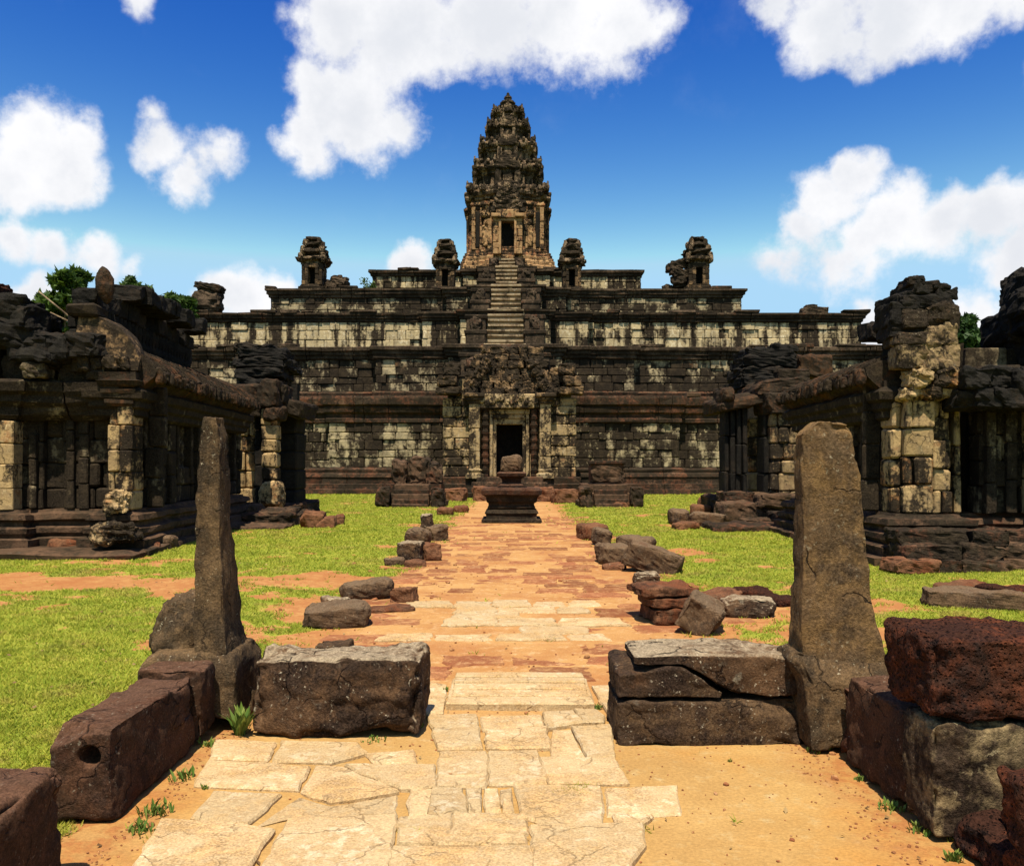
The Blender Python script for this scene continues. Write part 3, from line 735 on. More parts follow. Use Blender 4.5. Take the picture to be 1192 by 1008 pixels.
# ------------------------------------------------------------------ the tower
def redent(h, steps):
    side = [(-h, -h)]; acc = 0; L = []; Rr = []
    for (w, d) in steps:
        L += [(-w, -h - acc), (-w, -h - acc - d)]; Rr = [(w, -h - acc - d), (w, -h - acc)] + Rr; acc += d
    side += L + Rr
    out = []
    for k in range(4):
        c, s = (1, 0, -1, 0)[k], (0, 1, 0, -1)[k]
        out += [(x * c - y * s, x * s + y * c) for x, y in side]
    return out
TX, TY = -0.30, 78.0
tow = thing('central_tower', 'tall tiered sandstone tower with a dark doorway crowning the pyramid', 'tower', (TX, TY, 16.8))
rng = random.Random(9)
zb = lambda z: z - 16.8
mb = MB()
pl = redent(3.05, [(2.1, 0.3), (1.4, 0.35)])
mould(mb, pl, [(1.15, 0), (1.15, 0.5), (0.95, 0.55), (1.0, 0.85), (0.8, 0.95), (0.85, 1.4), (0.7, 1.5), (0.72, 1.9), (0.52, 2.0), (0.56, 2.3), (0.42, 2.4), (0.45, 2.7), (0.3, 2.8)], 0.5, 0.07, 1.8, 3)
mb.build('plinth', 'tower', tow)
mb = MB()
mould(mb, pl, [(0.36, 2.75), (0.36, 2.95), (0.26, 3.05), (0.3, 3.25), (0.14, 3.35), (0.16, 3.5), (0.02, 3.6), (0.0, 7.0), (0.08, 7.05), (0.08, 7.2), (0.2, 7.3), (0.2, 7.45), (0.1, 7.5), (0.1, 7.6)], 0.45, 0.05, 2.2, 5)
for s in (-1, 1):                       # corner pilasters, niche frames with worn figures
    for (x, w, d) in ((2.98, 0.17, 0.3), (2.3, 0.12, 0.2), (1.5, 0.24, 0.3)):
        wall(mb, (s * x - w, -3.05 - (0.3 if x < 2.1 else 0) - (0.34 if x < 1.5 else 0) - d), (s * x + w, -3.05 - (0.3 if x < 2.1 else 0) - d), 3.4, 7.1, rng, 0.5, 0.6, 0.5, 0.03, bev=0.04)
    V, Fc = rock((s * 1.9, -3.42, 4.6), (0.3, 0.2, 0.95), 61 + s, 12, 2.6, 0.12, 3.0, 2); mb.add(V, Fc)
    V, Fc = rock((s * 1.9, -3.45, 5.75), (0.2, 0.18, 0.25), 65 + s, 10, 2.2, 0.06, 3.0, 1); mb.add(V, Fc)
    V, Fc = rock((s * 1.9, -3.45, 6.5), (0.42, 0.25, 0.3), 67 + s, 10, 3, 0.1, 3.0, 2); mb.add(V, Fc)
body = mb.build('tower_body', 'tower', tow)
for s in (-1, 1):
    mb = MB(); block(mb, (s * 2.62, -3.12, 5.2), (0.17, 0.1, 1.55), rng, 0.03, 0.02); mb.build('black_niche_strip', 'black', body)  # flat black strips set on the body in place of recessed niches
# door porch in front of the body: jambs, lintel, arched pediment round a real recess
mb = MB(); yf = -4.55
for s in (-1, 1):
    wall(mb, (s * 0.92 - 0.34, yf), (s * 0.92 + 0.34, yf), 2.75, 6.0, rng, 0.5, 0.7, 1.0, 0.02, bev=0.04)
    block(mb, (s * 0.66, yf + 0.35, 4.2), (0.1, 0.5, 1.45), rng, 0.03, 0.01)
    block(mb, (s * 1.0, yf + 0.2, 6.0), (0.42, 0.5, 0.16), rng, 0.05, 0.03)
block(mb, (0, yf + 0.4, 5.72), (0.72, 0.45, 0.16), rng, 0.03, 0.01)
block(mb, (0, yf + 0.28, 6.15), (1.0, 0.5, 0.36), rng, 0.06, 0.03)
dp = mb.build('door_porch', 'tower', tow)
mb = MB(); boxp(mb, -0.6, 0.6, -3.72, -3.6, 2.8, 5.7); mb.build('doorway', 'black', dp)  # black back panel; shade of the recess is put into its colour
mb = MB()
for (x, z, w, h_) in ((0, 6.75, 1.25, 0.3), (0, 7.25, 1.15, 0.3), (0, 7.75, 0.95, 0.3), (0, 8.2, 0.65, 0.25), (0, 8.6, 0.35, 0.3)):
    V, Fc = rock((x, yf + 0.35, z), (w, 0.5, h_), int(z * 10), 12, 4, 0.13, 2.6, 3); mb.add(V, Fc)
for s in (-1, 1):
    for k in range(5):
        V, Fc = rock((s * (1.25 - 0.16 * k), yf + 0.15, 6.5 + 0.42 * k), (0.22, 0.3, 0.3), k + 80 + s, 8, 3, 0.08, 3); mb.add(V, Fc)
mb.build('pediment', 'tower_dark', tow)
# storeys
ST = [(24.4, 25.75, 3.75), (25.75, 28.1, 3.1), (28.1, 30.2, 2.55), (30.2, 32.0, 1.9), (32.0, 33.4, 1.36)]
for k, (a, b_, hw) in enumerate(ST):
    a, b_ = zb(a), zb(b_); mb = MB(); H = b_ - a; h = hw * 0.70
    ply = redent(h, [(h * 0.66, hw * 0.09), (h * 0.4, hw * 0.09)])
    o1 = hw - h - hw * 0.18
    if k == 0: prof = [(-0.1, a - 0.1), (o1 * 0.2, a), (o1 * 0.2, a + 0.2), (o1 * 0.55, a + 0.3), (o1 * 0.55, a + 0.5), (o1, a + 0.62), (o1 * 1.1, a + 0.85), (o1, a + 1.0), (o1 * 0.5, a + 1.1), (o1 * 0.5, b_), (-0.8, b_ + 0.05)]
    else: prof = [(o1 * 0.45, a), (o1 * 0.45, a + 0.14 * H), (o1 * 0.05, a + 0.2 * H), (0, a + 0.52 * H), (o1 * 0.4, a + 0.57 * H), (o1 * 0.4, a + 0.66 * H), (o1 * 0.8, a + 0.7 * H), (o1, a + 0.8 * H), (o1 * 0.9, a + 0.9 * H), (o1 * 0.3, b_), (-0.6, b_ + 0.05)]
    mould(mb, ply, prof, 0.3, 0.09, 2.6, k + 30)
    for sx in (-1, 1):
        for sy in (-1, 1):                # corner antefix turrets
            zt = a + (0.75 * H if k else 1.05)
            for (q_, f_) in ((0.88, 0.8), (0.6, 0.6)):
                for (ex, ey) in ((q_, 0.86), (0.86, q_)):
                    V, Fc = rock((sx * hw * ex, sy * hw * ey, zt + 0.22 * H * f_), (0.1 + 0.04 * hw, 0.1 + 0.04 * hw, 0.24 * f_ + 0.1 * H), rng.randint(1, 999), 7, 2.6, 0.08, 3.5, 1)
                    mb.add(V, Fc)
            V, Fc = rock((sx * hw * 0.93, sy * hw * 0.93, zt + 0.3 * H), (0.09, 0.09, 0.3), rng.randint(1, 999), 6, 2.2, 0.03, 4, 0); mb.add(V, Fc)
    for q4 in range(4):                   # false niche in the middle of each face
        c, s = (1, 0, -1, 0)[q4], (0, 1, 0, -1)[q4]
        for (x, z, w, hh, d) in ((-hw * 0.27, 0.36, hw * 0.085, 0.34, 0.2), (hw * 0.27, 0.36, hw * 0.085, 0.34, 0.2), (0, 0.42, hw * 0.14, 0.26, 0.1), (0, 0.84, hw * 0.36, 0.16, 0.28), (0, 1.05, hw * 0.26, 0.14, 0.22), (0, 1.22, hw * 0.12, 0.12, 0.16)):
            if k == 0 and z < 0.6: continue
            yy = -(h + hw * 0.18 + d * hw * 0.3)
            V, Fc = rock((0, 0, 0), (w, 0.12 + d * 0.5, hh * H), rng.randint(1, 999), 8, 4, 0.07, 3.2, 2)
            V = V + np.array((x, yy, a + z * H)); V = np.stack([V[:, 0] * c - V[:, 1] * s, V[:, 0] * s + V[:, 1] * c, V[:, 2]], 1); mb.add(V, Fc)
    for q4 in range(4):
        c, s = (1, 0, -1, 0)[q4], (0, 1, 0, -1)[q4]
        for i in range(11):
            f = (i - 5) / 5.0; x = f * hw * 0.92; y = -(hw * (1.0 if abs(f) < 0.45 else 0.93) - 0.05)
            V, Fc = rock((x * c - y * s, x * s + y * c, a + (0.98 * H if k else 1.12) + 0.06), (0.055 * hw, 0.055 * hw, 0.13 + 0.03 * hw), rng.randint(1, 999), 6, 2.0, 0.04, 4, 1); mb.add(V, Fc)
    mb.build('storey', 'tower_dark', tow)
def lathe(mb, prof, c=(0, 0), n=20, amp=0.04, seed=0):
    V = []; Fc = []
    for (r, z) in prof:
        for i in range(n):
            a_ = 6.28318 * i / n; rr = r * (1 + 0.06 * math.cos(8 * a_)) + fnoise((math.cos(a_) * r, math.sin(a_) * r, z), 2.5, seed, 3) * amp
            V.append((c[0] + rr * math.cos(a_), c[1] + rr * math.sin(a_), z))
    m = len(prof)
    for r in range(m - 1):
        for i in range(n):
            j = (i + 1) % n; Fc.append((r * n + i, r * n + j, (r + 1) * n + j, (r + 1) * n + i))
    Fc.append(tuple(range((m - 1) * n, m * n)))
    mb.add(V, Fc)
mb = MB(); z = zb(33.3)
lathe(mb, [(1.2, z), (1.25, z + .1), (0.8, z + .2), (0.75, z + .32), (1.0, z + .42), (1.05, z + .56), (0.6, z + .72), (0.5, z + .85), (0.66, z + .95), (0.64, z + 1.1), (0.34, z + 1.22), (0.28, z + 1.38), (0.36, z + 1.45), (0.3, z + 1.62), (0.16, z + 1.7), (0.12, z + 1.9), (0.02, z + 2.0)])
mb.build('lotus_crown', 'tower_dark', tow)

# ------------------------------------------------------------------ small shrines on the fourth terrace
def shrine_mesh(parent, seed, s=1.0):
    rng = random.Random(seed); mb = MB()
    ply = redent(0.72 * s, [(0.42 * s, 0.12 * s)])
    mould(mb, ply, [(0.3, 0), (0.3, 0.18), (0.2, 0.22), (0.22, 0.42), (0.1, 0.48), (0.1, 0.6)], 0.3, 0.05, 3, seed)
    for sx in (-1, 1):
        for (x, y, w, d) in ((0.55, -0.55, 0.2, 0.3), (0.55, 0.5, 0.2, 0.3), (0.36, -0.8, 0.12, 0.12)):
            wall(mb, (sx * x * s - w * s, (y - d) * s), (sx * x * s + w * s, (y - d) * s), 0.55, 2.1, rng, 0.4, 0.5, 2 * d * s, 0.02, bev=0.03)
    boxp(mb, -0.72 * s, 0.72 * s, 0.1, 0.7, 0.55, 2.05)
    block(mb, (0, -0.72 * s, 1.98), (0.52 * s, 0.2, 0.15), rng, 0.04, 0.02)
    body = mb.build('shrine_body', 'portal_dark', parent)
    m2 = MB(); boxp(m2, -0.3 * s, 0.3 * s, 0.02, 0.09, 0.6, 1.85); m2.build('doorway', 'black', body)  # black panel, the shade inside the small doorway given as colour
    mb = MB(); z = 2.05
    for k, (hw, H) in enumerate(((1.04, 0.62), (0.84, 0.62), (0.64, 0.58), (0.46, 0.45))):
        hw *= s; h = hw * 0.68
        mould(mb, redent(h, [(h * 0.55, 0.08)]), [(0.02, z), (0.0, z + 0.4 * H), (0.5 * (hw - h), z + 0.5 * H), (hw - h, z + 0.62 * H), (hw - h, z + 0.85 * H), (0.2 * (hw - h), z + H), (-0.2, z + H + 0.02)], 0.16, 0.17, 3.4, seed + k * 3)
        if k < 3:
            for q4 in range(4):
                a_ = q4 * math.pi / 2 + math.pi / 4
                V, Fc = rock((math.cos(a_) * hw * 1.12, math.sin(a_) * hw * 1.16, z + 0.85 * H), (0.19, 0.19, 0.36), rng.randint(1, 999), 7, 2.6, 0.08, 3.5, 1); mb.add(V, Fc)
        z += H * 0.94
    mb.build('shrine_roof', 'tower_dark', parent)
for px, D, s, lab in ((366, 64.0, 1.02, 'outer turret shrine near the left terrace corner, low rubble heap beside it'),
                      (519, 64.6, 0.92, 'inner turret shrine just left of the upper stair, standing before the top terrace'),
                      (665, 64.6, 0.92, 'inner turret shrine just right of the upper stair, standing before the top terrace'),
                      (811, 64.0, 1.02, 'outer turret shrine on the right terrace corner with a leaning mass of blocks against it')):
    sh = thing('small_shrine', lab, 'shrine', (wx(px, D), D, 14.2), 0, 'small shrines on the pyramid')
    shrine_mesh(sh, int(px), s)
    if px in (366, 811):
        mb = MB(); rr = random.Random(int(px)); sx = 1 if px == 366 else -1
        for k in range(9):
            V, Fc = rock((sx * rr.uniform(1.2, 2.2), rr.uniform(-.5, .4), 0.25 + k * (0.1 if px == 366 else 0.24)), (rr.uniform(.3, .6), .4, .3), k + int(px), 8, 5, 0.1, 2.4, 3, yaw=rr.uniform(-.4, .4)); mb.add(V, Fc)
        mb.build('rubble', 'cornice', sh)

# ------------------------------------------------------------------ gateway at the foot of the stair
GD = 42.2
gate = thing('gateway', 'ruined sandstone gateway with open dark doorway and broken pediment at the foot of the stair', 'gateway', (wx(593, GD), GD, 0))
k_ = GD / F
gx = lambda px: (px - 593) * k_
gz = lambda py: wz(py, GD)
rng = random.Random(21)
mb = MB()
mould(mb, rect(-3.55, 3.4, -0.2, 3.0), [(0.3, 0), (0.3, 0.3), (0.16, 0.34), (0.18, 0.6), (0.05, 0.66), (0.08, 0.92), (0, 0.96)], 0.5, 0.05, 2, 2)
for i in range(4): block(mb, (0, -0.55 - 0.32 * (3 - i), 0.12 * (i + 1)), (2.2 - 0.2 * i, 0.32, 0.12 * (i + 1)), rng, 0.04, 0.03)
mb.build('stepped_base', 'redmould', gate)
mb = MB()
for (a, b_, y) in ((515, 546, 0.15), (641, 671, 0.15)):
    wall(mb, (gx(a), y), (gx(b_), y), 0.95, gz(463), rng, 0.5, 0.75, 0.5, 0.035, bev=0.05)
    for s in (a, b_):
        if s == a: wall(mb, (gx(s), 3.0), (gx(s), y + .5), 0.95, gz(463), rng, 0.5, 0.75, 0.5, 0.03, bev=0.05)
        else: wall(mb, (gx(s), y + .5), (gx(s), 3.0), 0.95, gz(463), rng, 0.5, 0.75, 0.5, 0.03, bev=0.05)
boxp(mb, gx(520), gx(572), 0.6, 3.0, 0.95, gz(440)); boxp(mb, gx(614), gx(666), 0.6, 3.0, 0.95, gz(440)); boxp(mb, gx(571), gx(615), 0.6, 3.0, gz(488), gz(440))
mb.build('side_wall', 'portal', gate)
mb = MB(); boxp(mb, gx(571.5), gx(614.5), 1.62, 1.72, 0.95, gz(489)); mb.build('dark_backing', 'black', gate)  # black panel across the passage, dark of the open doorway put into colour
for (a, b_) in ((546, 559), (628, 641)):
    mb = MB(); c = gx((a + b_) / 2); w = gx(b_) - gx(a)
    wall(mb, (c - w / 2, -0.35), (c + w / 2, -0.35), 1.0, gz(470), rng, 1.3, 1.0, 0.55, 0.01, bev=0.03)
    mould(mb, rect(c - w / 2, c + w / 2, -0.35, 0.2), [(0.16, 0.9), (0.16, 1.1), (0.06, 1.16), (0.1, 1.3), (0.0, 1.36)], 0.3, 0.03, 3, a)
    pilaster = mb.build('pilaster', 'portal', gate)
    mb = MB(); z = gz(471)
    mould(mb, rect(c - w / 2, c + w / 2, -0.35, 0.2), [(0, z), (0.05, z + .05), (0.05, z + .14), (0.14, z + .2), (0.14, z + .3), (0.24, z + .38), (0.24, z + .5), (0.1, z + .55)], 0.3, 0.03, 3, a)
    mb.build('capital', 'portal_dark', pilaster)
for px in (565, 621.5):
    mb = MB(); pr = []
    z = 1.0; top = gz(476)
    n = 9
    for i in range(n):
        za = z + (top - z) * i / n; zc = z + (top - z) * (i + 1) / n
        pr += [(0.15, za), (0.15, za + (zc - za) * 0.5), (0.19, za + (zc - za) * 0.58), (0.13, za + (zc - za) * 0.66), (0.20, za + (zc - za) * 0.76), (0.13, za + (zc - za) * 0.86), (0.18, za + (zc - za) * 0.94)]
    lathe(mb, pr, (gx(px), -0.1), 8, 0.015, px); mb.build('colonette', 'redmould', gate)
mb = MB()
for (o_, y, w) in ((0, -0.02, 3.6), (4, 0.12, 3.6)):
    for (a, s) in ((570, 1), (616, -1)):
        block(mb, (gx(a + s * (o_ + w / 2)), y + 0.3, (0.98 + gz(478)) / 2), (w / 2 * k_, 0.3, (gz(478) - 0.98) / 2), rng, 0.02, 0.006)
for (ya, yb_, y) in ((476.5, 482, -0.06), (482, 487, 0.02), (487, 494, 0.12)):
    block(mb, (gx(593), y + 0.3, (gz(ya) + gz(yb_)) / 2), (gx(617) if ya < 480 else gx(612), 0.3, (gz(ya) - gz(yb_)) / 2), rng, 0.02, 0.006)
mb.build('door_frame', 'portal', gate)
mb = MB()
block(mb, (gx(593), -0.08, (gz(476) + gz(459)) / 2), (gx(627), 0.3, (gz(459) - gz(476)) / 2), rng, 0.05, 0.02)
for i in range(12):
    a_ = 562 + i * 5.6
    V, Fc = rock((gx(a_), -0.38, gz(466 + 3 * math.sin(i * 1.4)) - 0.02), (0.13, 0.09, 0.17), i + 300, 7, 2.4, 0.05, 5, 1); mb.add(V, Fc)
mb.build('carved_lintel', 'portal', gate)
mb = MB()                               # what is left of the pediment
for row, (yp, x0, x1) in enumerate(((456, 540, 650), (448, 540, 648), (440, 542, 646), (432, 544, 642), (423, 548, 637), (414, 552, 632), (405, 560, 624))):
    x = x0
    while x < x1:
        w = rng.uniform(8, 19)
        V, Fc = rock((gx(x + w / 2), 0.45 + rng.uniform(-.16, .12) + 0.14 * row, gz(yp)), (w / 2 * k_ * 1.05, 0.55, 0.2), rng.randint(1, 9999), 10, 8, 0.06, 2.6, 3, yaw=rng.uniform(-.15, .15), roll=rng.uniform(-.08, .08)); mb.add(V, Fc)
        x += w
for s in (-1, 1):                       # leaning acroterion stones
    for k in range(5):
        V, Fc = rock((s * (1.95 - k * 0.2), 0.0 + 0.08 * k, 5.1 + k * 0.36), (0.28, 0.36, 0.28), k * 3 + 500 + s, 10, 3, 0.13, 3, 2, roll=-s * 0.5); mb.add(V, Fc)
    V, Fc = rock((s * 3.0, 0.1, gz(455)), (0.62, 0.45, 0.2), 520 + s, 10, 6, 0.06, 3, 2); mb.add(V, Fc)
    V, Fc = rock((s * 3.05, 0.15, gz(444)), (0.5, 0.5, 0.24), 530 + s, 12, 6, 0.06, 3, 3); mb.add(V, Fc)
    V, Fc = rock((s * 2.85, 0.3, gz(430)), (0.42, 0.45, 0.3), 540 + s, 12, 5, 0.08, 3, 3); mb.add(V, Fc)
mb.build('pediment', 'portal_dark', gate)
mb = MB(); V, Fc = rock((0.25, 1.2, 1.45), (0.5, 0.4, 0.5), 5, 12, 3.5, 0.1, 2); V = V + np.array((wx(593, GD), GD, 0)); mb.add(V, Fc)
tag(mb.build('fallen_stone', 'portal_dark'), 'rough fallen stone lying inside the dark gateway doorway', 'stone')

# low stair blocks either side of the approach
for (x0, x1, lab, sd_) in ((437, 518, 'low ruined stair block with two upright stones, left of the gateway steps', 1), (674, 750, 'low ruined stair block topped by one broad red stone, right of the gateway steps', 2)):
    D = 31.0; o = thing('stair_block', lab, 'stairs', (wx((x0 + x1) / 2, D), D, 0), 0, 'stair blocks before the gateway')
    w = (x1 - x0) * D / F / 2; rng = random.Random(sd_ + 60); mb = MB()
    mould(mb, rect(-w * 0.86, w * 0.86, 0.5, 2.0), [(0.14, 0), (0.14, 0.22), (0.04, 0.26), (0.06, 0.5), (0, 0.54), (0, 0.85)], 0.3, 0.06, 2.4, sd_)
    for s in (-1, 1):
        V, Fc = rock((s * w * 0.78, 0.32, 0.36), (w * 0.2, 0.4, 0.4), sd_ * 9 + s, 10, 5, 0.08, 2.5, 3); mb.add(V, Fc)
    b0 = mb.build('base', 'redmould', o)
    mb = MB()
    for i in range(5): block(mb, (0, 0.1 + 0.16 * i, 0.085 * (i + 1)), (w * 0.52, 0.32 + .001 * i, 0.085 * (i + 1)), rng, 0.03, 0.02)
    mb.build('step', 'redmould', o)
    mb = MB()
    if sd_ == 1:
        for (x, hw_, hh) in ((-w * 0.42, 0.28, 0.46), (w * 0.18, 0.42, 0.5), (w * 0.62, 0.3, 0.4)):
            V, Fc = rock((x, 1.3, 0.84 + hh), (hw_, 0.4, hh), int(x * 10) + 70, 10, 5, 0.1, 2.5, 3); mb.add(V, Fc)
    else:
        V, Fc = rock((-0.05, 1.3, 1.26), (0.62, 0.5, 0.36), 71, 14, 9, 0.05, 2.5, 1); mb.add(V, Fc)
        block(mb, (-0.05, 1.3, 1.64), (0.66, 0.54, 0.07), rng, 0.04, 0.02)
    mb.build('upper_stone', 'redmould', o)
# rubble along the gateway foot
rng = random.Random(15)
RUB = [(508,590,16,10,'small red stone on the grass edge beside the left stair block'), (530,584,26,16,'squared red block resting against the left end of gateway steps'),
       (560,583,20,18,'rough brown block behind the pedestal, left of it'), (632,584,24,18,'rough brown block behind the pedestal, right of it'),
       (658,586,30,18,'wide red block resting against the right end of gateway steps'), (725,592,18,8,'low flat stone at the far edge of path by right stair block')]
for i, (px, py, w, h_, lab) in enumerate(RUB):
    x, D = gp(px, py); s = D / F
    mb = MB(); V, Fc = rock((x, D + w * s * 0.4, h_ * s * 0.42), (w * s / 2, w * s * 0.4, h_ * s * 0.5), i + 900, 11, 5, 0.07, 2.4, 3, yaw=rng.uniform(-.3, .3)); mb.add(V, Fc)
    tag(mb.build('fallen_stone', 'loose_red'), lab, 'stone', 'rubble before the gateway')

# ------------------------------------------------------------------ pedestal on the path
PX, PD = wx(595.5, 23.9), 24.3
ped = thing('stone_pedestal', 'dark moulded square pedestal with flared rim standing in the middle of the path', 'pedestal', (PX, PD, 0))
mb = MB()
mould(mb, rect(-0.6, 0.6, -0.6, 0.6), [(0.22, 0), (0.22, 0.07), (0.1, 0.09), (0.1, 0.2), (0.14, 0.24), (0.1, 0.32), (0.02, 0.34), (0.06, 0.40), (0.02, 0.46), (0.02, 0.52), (0.08, 0.56), (0.10, 0.68), (0.17, 0.74)], 0.15, 0.02, 3, 4)
mb.build('moulded_base', 'cornice', ped)
mb = MB(); mould(mb, rect(-0.6, 0.6, -0.6, 0.6), [(0.16, 0.735), (0.22, 0.76), (0.23, 0.87), (0.19, 0.93), (-0.35, 0.94), (-0.38, 0.9)], 0.15, 0.025, 3, 6)
mb.build('rim', 'kerb', ped)
mb = MB(); mould(mb, rect(PX - 0.28, PX + 0.28, PD - 0.25, PD + 0.3), [(0.06, 0.92), (0.06, 1.0), (-0.02, 1.08), (0.0, 1.18), (0.12, 1.26), (0.14, 1.34), (0.06, 1.38)], 0.12, 0.02, 4, 7)
tag(mb.build('stone_slab', 'kerb'), 'small moulded slab set on top of the pedestal under a boulder', 'slab')
mb = MB(); V, Fc = rock((PX + 0.0, PD, 1.58), (0.33, 0.3, 0.26), 31, 16, 3, 0.05, 3, 4); mb.add(V, Fc)
tag(mb.build('boulder', 'loose', smooth=False), 'dark rounded boulder topmost on the pedestal in front of the doorway', 'boulder')

# ------------------------------------------------------------------ halls beside the court
class Loc:
    """local frame of a hall: u away from the path, v away from the camera; s = +1 right side, -1 left side"""
    def __init__(s_, s): s_.s = s
    def wall(s_, mb, p0, p1, z0, z1, rng, **k):
        if s_.s < 0:
            if k.get('top'):
                f = k['top']; L = math.dist(p0, p1); k['top'] = lambda t: f(L - t)
            if k.get('holes'):
                L = math.dist(p0, p1); k['holes'] = [(L - b, L - a, c, d) for a, b, c, d in k['holes']]
            p0, p1 = (-p1[0], p1[1]), (-p0[0], p0[1])
        wall(mb, p0, p1, z0, z1, rng, **k)
    def poly(s_, P): return P if s_.s > 0 else [(-x, y) for x, y in reversed(P)]
    def rect(s_, u0, u1, v0, v1): return s_.poly(rect(u0, u1, v0, v1))
    def block(s_, mb, u0, u1, v0, v1, z0, z1, rng, bev=0.04, jit=0.02):
        block(mb, (s_.s * (u0 + u1) / 2, (v0 + v1) / 2, (z0 + z1) / 2), ((u1 - u0) / 2, (v1 - v0) / 2, (z1 - z0) / 2), rng, bev, jit)
    def rock(s_, mb, u, v, z, hu, hv, hz, seed, res=10, q=4.5, rough=0.1, **k):
        if 'roll' in k: k['roll'] *= s_.s
        V, Fc = rock((s_.s * u, v, z), (hu, hv, hz), seed, res, q, rough, k.pop('freq', 2.5), k.pop('cuts', 3), **k); mb.add(V, Fc)
    def box(s_, mb, u0, u1, v0, v1, z0, z1):
        a, b = sorted((s_.s * u0, s_.s * u1)); boxp(mb, a, b, v0, v1, z0, z1)
    def extr(s_, mb, prof, v0, v1, nv=12, amp=0.03, seed=0):
        """closed (u, z) outline swept along v"""
        if s_.s > 0: prof = prof[::-1]
        m = len(prof); V = []; Fc = []
        for j in range(nv + 1):
            v = v0 + (v1 - v0) * j / nv
            for (u, z) in prof:
                V.append((s_.s * u + fnoise((u, v, z), 2.2, seed, 3) * amp, v + fnoise((u + 5, v, z), 2.2, seed, 2) * amp, z + fnoise((u, v + 7, z), 2.2, seed, 3) * amp))
        for j in range(nv):
            for i in range(m):
                k = (i + 1) % m; Fc.append((j * m + i, j * m + k, (j + 1) * m + k, (j + 1) * m + i))
        Fc.append(tuple(reversed(range(m)))); Fc.append(tuple(range(nv * m, nv * m + m)))
        mb.add(V, Fc)
PLINTH = [(0.42, 0), (0.42, 0.14), (0.28, 0.16), (0.30, 0.30), (0.16, 0.33), (0.22, 0.40), (0.22, 0.48), (0.10, 0.52), (0.10, 0.58), (0.18, 0.63), (0.16, 0.72), (0.02, 0.76), (0.0, 0.80)]
def pier(L, o, u0, u1, v0, v1, z0, zc, z1, rng, mat, name='pier', jit=0.03):
    mb = MB(); w = u1 - u0
    L.wall(mb, (u0, v0), (u1, v0), z0, zc, rng, course=0.36, blen=w * 0.75, thick=(v1 - v0), jit=jit, bev=0.02, cj=0.01)
    pr = mb.build(name, mat, o)
    mb = MB(); H = z1 - zc
    mould(mb, L.rect(u0 + .02, u1 - .02, v0 + .02, v1), [(0, zc - .02), (0.05, zc + .05 * H), (0.05, zc + .16 * H), (0.0, zc + .2 * H), (0.0, zc + .28 * H), (0.08, zc + .34 * H), (0.10, zc + .46 * H), (0.04, zc + .5 * H), (0.13, zc + .58 * H), (0.17, zc + .72 * H), (0.12, zc + .76 * H), (0.12, z1)], 0.2, 0.035, 3, zc)
    mb.build('capital', 'roof', pr)
    return pr
def long_wall(L, o, v0, v1, z0, z1, rng, u=0.12, mat='hall'):
    mb = MB()
    n = max(2, int((v1 - v0) / 1.7)); st_ = (v1 - v0) / n; holes = []
    for i in range(n):
        c = (i + 0.5) * st_; holes.append((c - 0.42, c + 0.42, z0 + 0.55, z0 + 1.75))
    L.wall(mb, (u, v1), (u, v0), z0, z1, rng, course=0.36, blen=0.7, thick=0.5, jit=0.015, holes=holes, bev=0.03)
    L.box(mb, u + 0.3, u + 0.5, v0 + .05, v1 - .05, z0, z1 - .02)
    w = mb.build('long_wall', mat, o)
    for i in range(n + 1):
        v = v0 + i * st_; m2 = MB()
        L.wall(m2, (u - 0.1, min(v + 0.2, v1)), (u - 0.1, max(v0 + .35, v - 0.2)), z0, z1, rng, course=0.5, blen=0.8, thick=0.3, jit=0.01, bev=0.03)
        if i < n:
            m3 = MB(); c = v + st_ / 2
            for k in range(5): lathe(m3, [(0.05, z0 + .56), (0.075, z0 + .7), (0.05, z0 + .8), (0.08, z0 + .95), (0.055, z0 + 1.05), (0.085, z0 + 1.2), (0.055, z0 + 1.32), (0.08, z0 + 1.5), (0.05, z0 + 1.74)], (L.s * (u + 0.16), c - 0.32 + 0.16 * k), 8, 0.01, k)
            for vv in (c - 0.47, c + 0.47): L.block(m3, u - 0.05, u + 0.2, vv - 0.06, vv + 0.06, z0 + .5, z0 + 1.8, rng, 0.02, 0.01)
            L.block(m3, u - 0.06, u + 0.2, c - 0.55, c + 0.55, z0 + 1.76, z0 + 1.9, rng, 0.02, 0.01)
            m3.build('false_window', mat, w)
        if m2.n: m2.build('wall_pilaster', mat, w)
    return w
